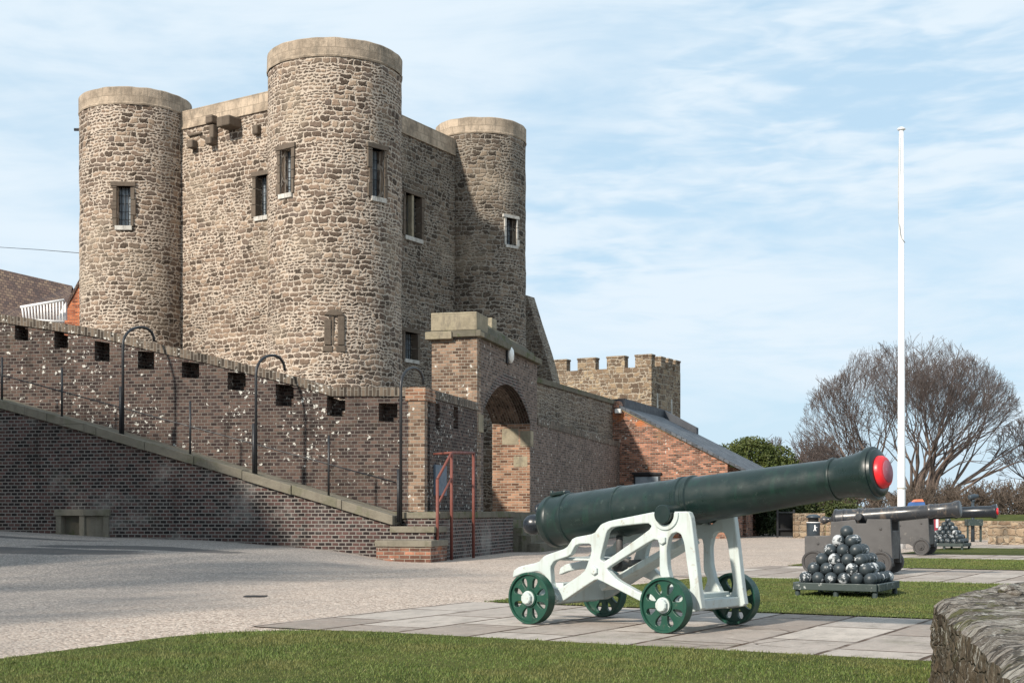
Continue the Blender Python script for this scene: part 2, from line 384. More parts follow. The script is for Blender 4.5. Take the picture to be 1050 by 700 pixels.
MT['stand_green'] = paint('stand_green', (.032, .048, .046), .55, (.50, .51, .49), .8, .002, 2.4)
MT['pole_white'] = paint('pole_white', (.82, .83, .84), .4)
MT['white_plain'] = paint('white_plain', (.8, .8, .8), .5)
MT['bin_blue'] = paint('bin_navy', (.035, .05, .065), .4)
MT['panel_blue'] = paint('panel_blue', (.10, .14, .19), .5)
MT['red_cloth'] = paint('red_cloth', (.30, .03, .05), .7)
MT['blue_cloth'] = paint('blue_cloth', (.05, .13, .34), .7)
MT['orange_cloth'] = paint('orange_cloth', (.7, .22, .12), .7)
MT['slate'] = paint('slate', (.055, .062, .075), .55, (.10, .10, .11), .4, .004, 1.5)
MT['verge'] = paint('verge_board', (.62, .50, .30), .6)
MT['lamp_white'] = paint('lamp_white', (.85, .85, .82), .3)
def glass():
    n, fin = mat('window_glass'); P = n.coord('Object')
    return fin(n.mix(n.noise(P, 3, 2, .5), (.06, .08, .10, 1), (.38, .43, .47, 1)), .12, n.bump(n.noise(P, 4, 2, .5), .25, .02), spec=.8)  # pale mottling in the colour stands in for sky reflected in the panes
MT['glass'] = glass()
def dark():
    n, fin = mat('dark_void'); return fin((.012, .012, .012, 1), .9)
MT['dark'] = dark()
def tile():
    n, fin = mat('clay_tiles'); uv = n.coord('UV')
    bt = n.node('ShaderNodeTexBrick', {'Vector': uv, 'Color1': (0, 0, 0, 1), 'Color2': (1, 1, 1, 1), 'Mortar': (0, 0, 0, 1), 'Scale': 1, 'Mortar Size': .012, 'Brick Width': .18, 'Row Height': .14})
    c = n.ramp(n.m('ADD', bt.outputs[0], n.m('MULTIPLY', n.m('SUBTRACT', n.noise(uv, 1.2, 5, .6), .5), 1.2)), [(0, (.055, .036, .032)), (.5, (.10, .062, .048)), (1, (.16, .11, .075))])
    c = n.mix(bt.outputs[1], c, (.03, .02, .02, 1))
    return fin(c, .85, n.bump(n.m('MULTIPLY', bt.outputs[1], -1), .7, .02))
MT['tile'] = tile()
def slates():
    n, fin = mat('roof_slates'); uv = n.coord('UV'); a, b, _ = n.sep(uv); P = n.pos()
    bt = n.node('ShaderNodeTexBrick', {'Vector': n.comb(b, a, 0), 'Color1': (0, 0, 0, 1), 'Color2': (1, 1, 1, 1), 'Mortar': (0, 0, 0, 1), 'Scale': 1, 'Mortar Size': .012, 'Brick Width': .28, 'Row Height': .22})
    c = n.ramp(n.m('ADD', bt.outputs[0], n.m('MULTIPLY', n.m('SUBTRACT', n.noise(P, 1.2, 5, .6), .5), .9)), [(0, (.035, .042, .052)), (.5, (.065, .075, .092)), (1, (.11, .12, .135))])
    c = n.mix(bt.outputs[1], c, (.02, .022, .025, 1))
    return fin(c, .6, n.bump(n.m('MULTIPLY', bt.outputs[1], -1), .7, .02))
MT['slates'] = slates()
def ball_mat():
    n, fin = mat('cannonball_paint'); P = n.coord('Object'); r = n.node('ShaderNodeObjectInfo').outputs['Random']
    w = n.m('MULTIPLY', r, 57.0)
    r2 = n.m('FRACT', n.m('MULTIPLY', r, 7.13))
    a = n.noise(P, 11, 5, .7, w=w); x, y, z = n.sep(P)
    thr = n.map(n.m('POWER', r2, 2.5), .0, 1.0, .615, .46, smooth=False)
    wht = n.map(n.m('ADD', a, n.m('MULTIPLY', z, .35)), thr, n.m('ADD', thr, .03), 0, 1)
    base = n.mix(n.noise(P, 18, 4, .6, w=w), (.014, .020, .024, 1), (.045, .058, .066, 1))
    c = n.mix(n.m('MULTIPLY', wht, .9), base, n.mix(n.noise(P, 30, 3, .6), (.34, .36, .37, 1), (.60, .62, .64, 1)))
    return fin(c, n.map(wht, 0, 1, .42, .8), n.bump(n.m('ADD', wht, n.noise(P, 50, 2, .5)), .3, .002), coat=.0)
MT['ball'] = ball_mat()

# ---- ground materials
E1 = V((.870, -.4926, 0)); N1 = V((.4926, .870, 0))        # the terrace grid: along the paths, and across them
def en(e, nn, z=0): return E1*e + N1*nn + EZ*z
def gravel_mat():
    n, fin = mat('gravel'); P = n.pos(); x, y, z = n.sep(P)
    vo = n.node('ShaderNodeTexVoronoi', {'Vector': P, 'Scale': 42, 'Randomness': 1}, feature='F1')
    g = n.sep(vo.outputs['Color'])
    c = n.ramp(g[0], [(0, (.16, .125, .10)), (.35, (.36, .285, .235)), (.7, (.50, .405, .34)), (1, (.66, .58, .50))])
    c = n.mix(n.map(n.noise(P, .35, 5, .6), .40, .66, 0, .35), c, (.31, .27, .24, 1))
    c = n.mix(n.map(n.noise(n.vm('MULTIPLY', P, (1, .3, 1)), 1.1, 5, .65), .50, .70, 0, .3), c, (.20, .18, .165, 1))
    c = n.mix(n.map(n.noise(P, 5, 4, .7), .4, .7, 0, .3), c, (.40, .35, .30, 1))
    # worn tarmac on the left of the yard
    xe = n.m('ADD', x, n.m('MULTIPLY', n.m('SUBTRACT', n.noise(P, .6, 5, .65), .5), 3.2))
    lft = n.map(n.m('ADD', xe, n.m('MULTIPLY', n.m('SUBTRACT', 22, y), .12)), -2.0, -4.6)
    tar = n.mix(n.map(n.noise(P, 26, 4, .75), .35, .7), (.125, .115, .108, 1), (.31, .28, .26, 1))
    tar = n.mix(n.m('MULTIPLY', n.m('GREATER_THAN', g[1], .72), .8), tar, (.42, .38, .34, 1))
    c = n.mix(n.m('MULTIPLY', lft, .85), c, tar)
    c = n.mix(n.map(n.noise(n.vm('MULTIPLY', P, (.25, 1.2, 1)), .9, 6, .7, w=4), .54, .66, 0, .35), c, (.17, .155, .145, 1))
    # dark repair patches in the tarmac, ragged edges, long towards the left
    pn = n.noise(n.vm('MULTIPLY', P, (.35, 1.0, 1)), 1.0, 4, .6)
    def patch(cx, cy, rx, ry):
        dx = n.m('DIVIDE', n.m('SUBTRACT', x, cx), rx); dy = n.m('DIVIDE', n.m('SUBTRACT', y, cy), ry)
        d = n.m('SQRT', n.m('ADD', n.m('MULTIPLY', dx, dx), n.m('MULTIPLY', dy, dy)))
        return n.map(n.m('ADD', d, n.m('MULTIPLY', n.m('SUBTRACT', pn, .5), 1.6)), .82, .98, 1, 0)
    pm = n.m('MAXIMUM', patch(-9.2, 24.6, 3.4, .75), patch(-9.8, 27.6, 2.6, .40)); pm = n.m('MAXIMUM', pm, patch(-7.1, 25.7, 2.0, .5))
    c = n.mix(n.m('MULTIPLY', pm, .85), c, (.075, .072, .072, 1))
    h = n.m('ADD', n.m('MULTIPLY', n.m('SUBTRACT', 1, vo.outputs['Distance']), n.m('ADD', .25, g[2])), n.noise(P, 8, 3, .6))
    return fin(c, .92, n.bump(h, .8, .014), spec=.25)
MT['gravel'] = gravel_mat()
def slab_mat():
    n, fin = mat('stone_paving'); uv = n.coord('UV'); P = n.pos()
    wob = n.vm('MULTIPLY', n.vm('SUBTRACT', n.noise(uv, 1.4, 4, .6, col=True), (.5, .5, .5)), (.035, .05, 0))
    p = n.vm('ADD', uv, wob)
    bt = n.node('ShaderNodeTexBrick', {'Vector': p, 'Color1': (0, 0, 0, 1), 'Color2': (1, 1, 1, 1), 'Mortar': (.5, .5, .5, 1), 'Scale': 1, 'Mortar Size': .024, 'Mortar Smooth': .35, 'Brick Width': 1.35, 'Row Height': .74, 'Bias': 0}, offset=.43)
    c = n.ramp(bt.outputs[0], [(0, (.25, .205, .175)), (.35, (.33, .28, .245)), (.7, (.38, .335, .30)), (1, (.46, .41, .365))])
    c = n.mix(n.map(n.noise(n.vm('MULTIPLY', uv, (1, 2.5, 1)), 1.8, 7, .7), .38, .68, 0, .55), c, (.21, .19, .17, 1))
    c = n.mix(n.map(n.noise(P, 9, 5, .7), .5, .72, 0, .4), c, (.47, .43, .38, 1))
    j = n.m('MULTIPLY', bt.outputs[1], n.map(n.noise(P, 2.2, 4, .7, w=6), .30, .55, .25, 1))
    c = n.mix(n.map(n.noise(P, 3.0, 6, .75, w=9), .55, .63, 0, .5), c, (.17, .15, .125, 1))
    c = n.mix(n.map(n.noise(P, 1.1, 4, .7, w=12), .56, .68, 0, .35), c, (.13, .13, .08, 1))
    crack = n.node('ShaderNodeTexVoronoi', {'Vector': p, 'Scale': .8}, voronoi_dimensions='2D', feature='DISTANCE_TO_EDGE').outputs['Distance']
    ck = n.m('MULTIPLY', n.map(crack, .003, .010, 1, 0), n.map(n.noise(P, .6, 2, .5, w=2), .52, .56))
    c = n.mix(n.m('MAXIMUM', j, n.m('MULTIPLY', ck, .7)), c, n.mix(n.noise(P, 3, 3, .6), (.045, .028, .02, 1), (.10, .06, .035, 1)))
    h = n.m('ADD', n.m('MULTIPLY', n.m('MAXIMUM', j, ck), -1.0), n.m('ADD', n.m('MULTIPLY', n.noise(n.vm('MULTIPLY', uv, (1, 3, 1)), 3.5, 6, .65), .9), n.m('MULTIPLY', bt.outputs[0], .3)))
    return fin(c, .88, n.bump(h, .9, .02), spec=.3)
MT['paving'] = slab_mat()
def grass_soil():
    n, fin = mat('lawn_soil'); P = n.pos()
    c = n.mix(n.map(n.noise(P, .7, 5, .65), .35, .65), (.050, .066, .017, 1), (.095, .105, .030, 1))
    c = n.mix(n.map(n.noise(P, 12, 4, .7), .45, .7, 0, .7), c, (.13, .12, .045, 1))
    c = n.mix(n.map(n.noise(P, 40, 3, .7), .4, .7, 0, .6), c, (.022, .032, .008, 1))
    return fin(c, .95, n.bump(n.noise(P, 45, 4, .7), .9, .02), spec=.1)
MT['lawn'] = grass_soil()
def blade_mat():
    n, fin = mat('grass_blades'); P = n.pos()
    a = n.noise(P, 60, 1, .5)
    c = n.ramp(a, [(.25, (.055, .092, .018)), (.5, (.105, .155, .032)), (.68, (.18, .19, .06)), (.84, (.31, .27, .14))])
    c = n.mix(n.map(n.noise(P, .9, 5, .7), .44, .62, 0, .6), c, (.17, .15, .055, 1))
    c = n.mix(n.map(n.noise(P, 3.5, 4, .7, w=3), .50, .64, 0, .5), c, (.045, .075, .014, 1))
    return fin(c, .6, spec=.3)
MT['blade'] = blade_mat()
def cobble_top():
    n, fin = mat('weathered_coping'); P = n.pos()
    q = n.node('ShaderNodeMapping', {'Vector': P, 'Rotation': (0, 0, .25), 'Scale': (2.6, 11, 3)}).outputs[0]
    q = n.vm('ADD', q, n.vm('MULTIPLY', n.vm('SUBTRACT', n.noise(P, 4, 3, .6, col=True), (.5, .5, .5)), (.9, 2.2, 0)))
    ve = n.node('ShaderNodeTexVoronoi', {'Vector': q, 'Scale': 1.0}, voronoi_dimensions='2D', feature='DISTANCE_TO_EDGE').outputs['Distance']
    vc = n.sep(n.node('ShaderNodeTexVoronoi', {'Vector': q, 'Scale': 1.0}, voronoi_dimensions='2D', feature='F1').outputs['Color'])
    c = n.ramp(vc[0], [(0, (.12, .10, .085)), (.4, (.22, .195, .165)), (.75, (.32, .285, .25)), (1, (.42, .39, .34))])
    c = n.mix(n.map(n.noise(P, 32, 5, .75), .40, .62, 0, .55), c, n.mix(1, c, (.4, .38, .36, 1), 'MULTIPLY'))
    c = n.mix(n.map(n.noise(P, 70, 3, .7), .55, .66, 0, .6), c, (.52, .50, .45, 1))
    jm = n.map(n.m('ADD', ve, n.m('MULTIPLY', n.m('SUBTRACT', n.noise(P, 18, 4, .7), .5), .16)), .02, .09, 1, 0)
    c = n.mix(n.m('MULTIPLY', jm, .8), c, (.045, .038, .03, 1))
    c = n.mix(n.map(n.noise(P, 3.2, 6, .75), .54, .64, 0, .75), c, (.105, .105, .035, 1))
    c = n.mix(n.map(n.noise(P, 8, 6, .75, w=2), .58, .63, 0, .75), c, (.50, .49, .45, 1))
    h = n.m('ADD', n.m('MULTIPLY', jm, -.9), n.m('ADD', n.m('MULTIPLY', n.noise(P, 30, 6, .75), .9), n.m('MULTIPLY', vc[1], .35)))
    return fin(c, .95, n.bump(h, 1, .03), spec=.15)
MT['coping_rough'] = cobble_top()
def side_rough():
    n, fin = mat('weathered_wall_side'); P = n.pos()
    q = n.vm('ADD', n.vm('MULTIPLY', P, (4.5, 4.5, 10)), n.vm('MULTIPLY', n.vm('SUBTRACT', n.noise(P, 5, 3, .6, col=True), (.5, .5, .5)), (1.4, 1.4, 1.6)))
    ve = n.node('ShaderNodeTexVoronoi', {'Vector': q, 'Scale': 1.0}, feature='DISTANCE_TO_EDGE').outputs['Distance']
    vc = n.sep(n.node('ShaderNodeTexVoronoi', {'Vector': q, 'Scale': 1.0}, feature='F1').outputs['Color'])
    c = n.ramp(vc[0], [(0, (.065, .048, .032)), (.5, (.13, .098, .065)), (1, (.22, .175, .125))])
    c = n.mix(n.map(n.noise(n.vm('MULTIPLY', P, (30, 30, 9)), 1.0, 6, .75), .42, .62, 0, .6), c, (.035, .028, .02, 1))
    jm = n.map(ve, .02, .10, 1, 0)
    c = n.mix(n.m('MULTIPLY', jm, .7), c, (.14, .12, .09, 1))
    c = n.mix(n.map(n.noise(n.vm('MULTIPLY', P, (16, 16, 5)), 1.5, 7, .8, w=2), .55, .60, 0, .85), c, (.52, .50, .44, 1))
    c = n.mix(n.map(n.noise(P, 4.5, 5, .7, w=6), .53, .66, 0, .6), c, (.05, .05, .02, 1))
    h = n.m('ADD', n.m('MULTIPLY', jm, -.8), n.m('ADD', n.noise(P, 26, 6, .75), n.m('MULTIPLY', vc[1], .4)))
    return fin(c, .95, n.bump(h, 1, .04), spec=.15)
MT['side_rough'] = side_rough()
def bark(name, a, b):
    n, fin = mat(name); P = n.coord('Object')
    return fin(n.mix(n.noise(P, 1.5, 4, .6), a, b), .9, n.bump(n.noise(P, 8, 4, .6), .6, .03))
MT['bark'] = bark('bark', (.115, .085, .070, 1), (.22, .17, .145, 1))
MT['twig'] = bark('twigs', (.075, .058, .054, 1), (.14, .113, .104, 1))
MT['twig_brown'] = bark('undergrowth_twigs', (.075, .055, .043, 1), (.155, .118, .09, 1))
def leaf(name, a, b):
    n, fin = mat(name); P = n.pos()
    c = n.mix(n.map(n.noise(P, 1.3, 3, .6), .35, .65), a, b)
    c = n.mix(n.map(n.noise(P, 14, 2, .6), .4, .7, 0, .6), c, tuple(x*.5 for x in a[:3]))
    return fin(c, .6, spec=.3)
MT['evergreen'] = leaf('evergreen_leaves', (.050, .072, .016, 1), (.10, .115, .028, 1))
MT['hedge'] = leaf('hedge_leaves', (.014, .026, .009, 1), (.03, .048, .015, 1))
MT['ivy'] = leaf('ivy_leaves', (.045, .06, .018, 1), (.08, .095, .03, 1))

# ---------------------------------------------------------------- ground
def sstep(a, b, x): t = min(1, max(0, (x-a)/(b-a))); return t*t*(3-2*t)
RISE = [(-60, .9), (-20, .75), (-11.3, .60), (-8.9, .47), (-6.6, .42), (-3.8, .22), (-2.6, .03), (-1.8, 0), (1e9, 0)]
def ground_z(x, y):
    for (a, za), (b, zb) in zip(RISE, RISE[1:]):
        if x < b: z = za+(zb-za)*max(0, (x-a))/(b-a) if b < 1e8 else 0; break
    return z*sstep(17, 28.5, y)
xs = list(np.concatenate([np.array([-2500, -800, -300, -120, -60]), np.arange(-40, 41, .5), np.array([60, 120, 300, 800, 2500])]))
ys = list(np.concatenate([np.array([-300, -60, -10]), np.arange(0, 61, .5), np.array([80, 150, 400, 1200, 3000])]))
gv = np.array([(x, y, ground_z(x, y)) for y in ys for x in xs]); nx = len(xs)
gf = np.array([(j*nx+i, j*nx+i+1, (j+1)*nx+i+1, (j+1)*nx+i) for j in range(len(ys)-1) for i in range(nx-1)])
g = numpy_obj('ground', gv, gf, MT['gravel']); tag(g, kind='structure')

def sheet(name, poly, z, m, uvfun=None):
    me = Mesh(); me.face([V((p[0], p[1], z)) for p in poly], [((p.dot(N1)), (p.dot(E1))) for p in poly])
    o = build(name, me, m); tag(o, kind='structure'); return o
def strip(name, n0, n1, z, m, e0=-8.0, e1=14):
    return sheet(name, [en(e0, n0), en(e1, n0), en(e1, n1), en(e0, n1)], z, m)
# lawn edge with a rounded corner (front lawn)
corner = [en(-8.0+1.3*(1-math.cos(a)), 9.62-1.3*(1-math.sin(a))) for a in [PI/2*k/8 for k in range(9)]]
front = [en(-7.7, -6)] + corner + [en(14, 9.62), en(14, -6)]
front = [en(-7.4, -6), en(-7.75, 5.5)] + [p for p in corner] + [en(14, 9.62), en(14, -6)]
sheet('lawn', front, .020, MT['lawn'])
strip('path', 9.62, 13.45, .010, MT['paving'], -8.2)
strip('lawn', 13.45, 20.3, .020, MT['lawn'], -7.95)
strip('path', 20.3, 25.3, .010, MT['paving'], -8.6, 30)
strip('lawn', 25.3, 30.6, .020, MT['lawn'], -8.3, 30)
strip('path', 30.6, 33.9, .010, MT['paving'], -8.6, 40)
strip('lawn', 33.9, 40.1, .020, MT['lawn'], -8.3, 40)
strip('path', 40.1, 43.3, .010, MT['paving'], -8.6, 40)
strip('lawn', 43.3, 62, .020, MT['lawn'], -6, 60)

def in_front(p_e, p_n):                                    # inside the front lawn?
    a = (p_n < 9.60) & (p_e > -7.9 - 0*p_n)
    cx, cn = -8.0+1.3, 9.62-1.3
    cor = (p_e < cx) & (p_n > cn) & ((p_e-cx)**2+(p_n-cn)**2 > 1.3**2)
    edge = -7.4 + (p_n+6)/11.5*(-.35)
    return a & ~cor & (p_e > np.where(p_n < 5.5, edge, -7.75-(p_n-5.5)/2.82*.25))
def blades(name, n0, n1, e0, e1, count, h, w, filt=None, parent=None):
    e = rng.uniform(e0, e1, count); nn = rng.uniform(n0, n1, count)
    X = e*E1.x+nn*N1.x; Y = e*E1.y+nn*N1.y
    nn = nn+.035*np.sin(e*17+2*np.sin(e*5))*(np.minimum(nn-n0, n1-nn) < .12)
    keep = (Y > 7.6) & (np.abs(X/np.maximum(Y, 1)) < .45)
    if filt is not None: keep &= filt(e+.03*np.sin(nn*19), nn-.03-.03*np.sin(e*23+3*np.sin(e*7)))
    X, Y = X[keep], Y[keep]; k = len(X)
    mot = .5+.25*np.sin(X*2.1+1.3*np.sin(Y*1.7))+.25*np.sin(Y*3.3+X*1.1+2*np.sin(X*.9))
    a = rng.uniform(0, 2*PI, k); hh = h*rng.uniform(.4, 1.2, k)*(.55+.75*mot); ln = rng.normal(0, .55, (k, 2))*hh[:, None]
    ww = w*rng.uniform(.6, 1.3, k)
    dx, dy = np.cos(a)*ww, np.sin(a)*ww
    v = np.zeros((k, 3, 3)); v[:, 0] = np.stack([X-dx, Y-dy, np.full(k, .015)], 1); v[:, 1] = np.stack([X+dx, Y+dy, np.full(k, .015)], 1)
    v[:, 2] = np.stack([X+ln[:, 0], Y+ln[:, 1], .02+hh], 1)
    o = numpy_obj(name, v.reshape(-1, 3), np.arange(k*3).reshape(-1, 3), MT['blade']); tag(o, 'short green mown grass of the terrace lawns', 'grass', kind='stuff'); return o
blades('grass', 3.0, 9.66, -8.0, -1.0, 170000, .022, .0032, in_front)
blades('grass', 13.42, 20.33, -7.98, -1.0, 90000, .019, .005)
blades('grass', 25.3, 30.6, -8.3, 0.0, 40000, .018, .008)

# ---------------------------------------------------------------- the brick walls, ramp and gate
C0 = V((-1.93, 30, 0)); L = V((-.970, .2425, 0)); B = V((.2425, .970, 0))
def lb(l, b, z=0): return C0 + L*l + B*b + EZ*z
def face_pt(x, y, b):                                       # pixel on the frontal plane at offset b -> (l, z)
    P0 = C0+B*b; return on_line(x, y, P0, L)
def side_pt(x, y, l):                                       # pixel on the receding plane at offset l -> (b, z)
    P0 = C0+L*l; return on_line(x, y, P0, B)

# parapet wall above the ramp, with loopholes, and its return towards the gate
pw = empty('parapet_wall', C0)
tag(pw, 'dark brick parapet wall with square loopholes above the sloping ramp', 'brick wall')
top_px = [(-60, 312), (0, 322), (100, 337), (160, 352), (210, 363), (303, 386), (340, 397), (435.5, 397)]
topl = [face_pt(x, y, 0) for x, y in top_px]; topl[-1] = (0, topl[-1][1])
ZT = topl[-1][1]
lowl = [(0, 0.5), (topl[0][0], 0.5)]
holes_px = [(22, 341, 14, 16), (62, 348, 14, 19), (105, 360, 15, 20), (149.5, 369, 16, 20), (195, 379, 17, 18), (242.5, 391, 18, 20), (292, 405, 18, 24), (345, 416.5, 19, 21), (398, 423, 19, 20)]
holes = []
for (x, y, w, h) in holes_px:
    a = face_pt(x-w/2, y-h/2, 0); b_ = face_pt(x+w/2, y-h/2+1.5, 0); c = face_pt(x+w/2, y+h/2, 0); d = face_pt(x-w/2, y+h/2-1, 0)
    holes.append([(p[0]+random.uniform(-.02, .02), p[1]+random.uniform(-.02, .02)) for p in (a, b_, c, d)])
fr_face = (C0, L, EZ, B)
COPH = .20
def top_z(l):
    for (la, za), (lb_, zb_) in zip(topl, topl[1:]):
        if lb_ <= l <= la: return za+(zb_-za)*(la-l)/(la-lb_)
    return topl[-1][1]
holes = [[(l_, min(z_, top_z(l_)-COPH-.015)) for l_, z_ in h_] for h_ in holes]
body_top = [(l, z-COPH) for l, z in topl]
m = Mesh()
hb = sorted([(max(h_[0][0], h_[3][0]), min(h_[1][0], h_[2][0]), h_[0][1], h_[1][1], h_[2][1], h_[3][1]) for h_ in holes], reverse=True)
brk = sorted(set([l for l, z in topl]+[q_ for h_ in hb for q_ in h_[:2]]), reverse=True)
for la, lc in zip(brk, brk[1:]):
    za, zc_ = top_z(la)-COPH, top_z(lc)-COPH; lm_ = (la+lc)/2
    hh = [h_ for h_ in hb if h_[1] < lm_ < h_[0]]
    if not hh: m.prism([(la, za), (lc, zc_), (lc, .5), (la, .5)], fr_face, 0, .42)
    else:
        h_ = hh[0]; f_ = lambda q_, A_, B_: A_+(B_-A_)*(h_[0]-q_)/(h_[0]-h_[1])
        m.prism([(la, za), (lc, zc_), (lc, f_(lc, h_[2], h_[3])), (la, f_(la, h_[2], h_[3]))], fr_face, 0, .42)
        m.prism([(la, f_(la, h_[5], h_[4])), (lc, f_(lc, h_[5], h_[4])), (lc, .5), (la, .5)], fr_face, 0, .42)
build('wall_face', m, MT['brick_dark'], pw)
m = Mesh(); m.prism([(l, z-.05) for l, z in body_top[:-1]]+[(.45, body_top[-1][1]-.05), (.45, .5), lowl[1]], fr_face, .421, .70)
build('wall_backing', m, MT['brick_dark'], pw)
cop = [(l, z) for l, z in topl]; m = Mesh(); m.prism(cop+[(l, z-COPH+.003) for l, z in topl][::-1], fr_face, -.035, .74)
build('coping', m, MT['brick_coping'], pw)
# return wall
t1 = 4.35
fr_side = (C0, B, EZ, L)
slots = []
for (x0, x1, y0, y1) in ((446.5, 451, 413, 441), (465, 470, 416, 440)):
    a = side_pt(x0, y0, 0); b_ = side_pt(x1, y1, 0); slots.append([(a[0], a[1]), (b_[0], a[1]), (b_[0], b_[1]), (a[0], b_[1])])
m = Mesh(); m.plate([(.001, .5), (t1, .5), (t1, ZT-COPH), (.001, ZT-COPH)], slots, fr_side, 0.0, .40)
build('return_face', m, MT['brick_dark'], pw)
m = Mesh(); m.box(fr_side, (.43, .5, .401), (t1, ZT-COPH-.02, .55)); build('return_backing', m, MT['brick_dark'], pw)
m = Mesh(); m.box(fr_side, (.75, ZT-COPH+.003, -.03), (t1, ZT, .6)); build('coping', m, MT['brick_coping'], pw)
# warm brick corner strip, a hair proud
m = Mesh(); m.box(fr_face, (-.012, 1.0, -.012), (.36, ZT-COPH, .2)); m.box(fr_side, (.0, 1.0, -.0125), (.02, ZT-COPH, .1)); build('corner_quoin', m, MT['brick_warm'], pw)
m = Mesh(); m.box(fr_face, (-.04, ZT-COPH-.09, -.042), (.42, ZT+.004, .74)); build('corner_cap', m, MT['brick_orange'], pw)
# blue-grey panel on the return wall
a = side_pt(444.5, 476, 0); b_ = side_pt(456, 508, 0)
m = Mesh(); m.box(fr_side, (a[0], b_[1], -.05), (b_[0], a[1], -.002)); o = build('notice_panel', m, MT['panel_blue']); tag(o, 'plain blue-grey panel fixed to the shaded return wall behind red handrail', 'panel')

# lower retaining wall, its ramp and kerb
RB = -1.35
rw = empty('ramp_wall', lb(4, RB)); tag(rw, 'sloping dark brick retaining wall carrying the ramp, stone kerb on top', 'ramp')
kerb_px = [(-60, 392), (0, 410), (100, 437.5), (200, 467), (300, 497), (404, 528)]
kl = [face_pt(x, y, RB) for x, y in kerb_px]
KH = .20
fr_low = (lb(0, RB), L, EZ, B)
nl = face_pt(58, 523, RB); nr = face_pt(112, 551, RB)
niche = [(nl[0], nl[1]), (nr[0], nl[1]), (nr[0], 0.25), (nl[0], 0.25)]
pts = [(l, z-KH+.003) for l, z in kl]
m = Mesh(); m.plate(pts+[(pts[-1][0], -.1), (pts[0][0], -.1)], [niche], fr_low, 0, .5)
build('wall_face', m, MT['brick_low'], rw)
m = Mesh(); m.prism(pts+[(pts[-1][0], -.1), (pts[0][0], -.1)], fr_low, .501, 1.35)
build('ramp_fill', m, MT['brick_low'], rw)
m = Mesh(); m.prism([(l, z-.05) for l, z in kl]+[(l, z-.25) for l, z in kl][::-1], fr_low, .30, 1.345); build('ramp_surface', m, MT['ashlar_grey'], rw)
m = Mesh()
for (a, b_) in zip(kl, kl[1:]):
    n_ = max(1, int(abs(a[0]-b_[0])/1.1))
    for k in range(n_):
        p = [a[i]+(b_[i]-a[i])*(k/n_) for i in (0, 1)]; q = [a[i]+(b_[i]-a[i])*((k+1)/n_) for i in (0, 1)]
        g_ = .006; j = random.uniform(-.012, .012)
        m.prism([(p[0]-g_, p[1]+j), (q[0]+g_, q[1]+j), (q[0]+g_, q[1]-KH+j), (p[0]-g_, p[1]-KH+j)], fr_low, -.07+j, .32)
build('kerb', m, MT['ashlar_grey'], rw, bev=.012)
# stone trough-like niche set in the foot of the wall
al = nl[0]; ar = nr[0]; zt = nl[1]; zg = .30
ni = empty('stone_niche', lb((al+ar)/2, RB, zg)); tag(ni, 'low two-bay stone niche set into the foot of the ramp wall', 'niche')
w_ = (al-ar)
m = Mesh(); m.box(fr_low, (ar-.03, zt-.12, -.06), (al+.03, zt+.02, .45)); build('lintel', m, MT['ashlar_grey'], ni, .01)
for q in (ar-.0, (al+ar)/2-.06, al-.13):
    m = Mesh(); m.box(fr_low, (q, .2, -.04), (q+.13, zt-.121, .44)); build('pier', m, MT['ashlar_grey'], ni, .01)
m = Mesh(); m.box(fr_low, (ar+.13, .2, .02), ((al+ar)/2-.061, zt-.125, .1)); build('stone_panel', m, MT['ashlar_grey'], ni, .01)
m = Mesh(); m.box(fr_low, ((al+ar)/2+.07, .2, .16), (al-.131, zt-.125, .2)); build('stone_panel', m, MT['mossy'], ni, .01)

# steps and landing
st = empty('stone_steps', lb(.4, RB-.6)); tag(st, 'brick steps with pale stone treads at the foot of the ramp', 'steps')
def fpt(x, y, Dd): return at(x, y, Dd)
def step(x0, x1, ytop, D0, depth, name='step'):
    a, b_ = at(x0, ytop, D0), at(x1, ytop, D0); wd = abs(b_.x-a.x)/.970
    fr = (V((b_.x, b_.y, 0)), L, EZ, B)
    m = Mesh(); m.box(fr, (0, -.02, .03), (wd, a.z-.13, depth)); build('step_riser', m, MT['brick_gable'] if ytop > 550 else MT['brick_low'], st)
    m = Mesh(); m.box(fr, (-.03, a.z-.13, 0), (wd+.03, a.z, depth)); build('step_tread', m, MT['ashlar_grey'], st, .012)
step(384, 441, 554, 27.9, 1.2); step(400, 444, 539.5, 28.35, .9); step(415, 446, 525, 28.75, .5)
m = Mesh(); m.box(fr_side, (-.9, 0, -.62), (5.6, .90, .0)); m.box(fr_side, (-.9, 0, -.01), (-.02, .90, .9)); build('landing_base', m, MT['brick_low'], st)
m = Mesh(); m.box(fr_side, (-.95, .90, -.66), (5.65, 1.045, .0)); m.box(fr_side, (-.95, .90, 0.0), (-.0, 1.043, .95)); build('landing_slab', m, MT['mossy'], st, .012)
m = Mesh()
for k in range(5):
    m.box(fr_side, (5.66, 0, -.12-.24*(5-k)+.0), (10.6, 1.03-.2*(4-k)-.0, .0-.24*(4-k)+.0 if k < 4 else .0))
build('gate_step', m, MT['mossy'], st, .01)

# side wall beyond the gate
sw = empty('side_wall', lb(0, 12)); tag(sw, 'long grey-brown brick wall running back from the arched gate', 'brick wall')
ZS = 3.85
m = Mesh(); m.box(fr_side, (11.05, -.1, 0), (26.6, ZS-.22, .45)); build('wall_face', m, MT['brick_grey'], sw)
m = Mesh(); m.box(fr_side, (11.05, ZS-.22, -.03), (26.6, ZS, .48)); build('coping', m, MT['brick_coping'], sw)
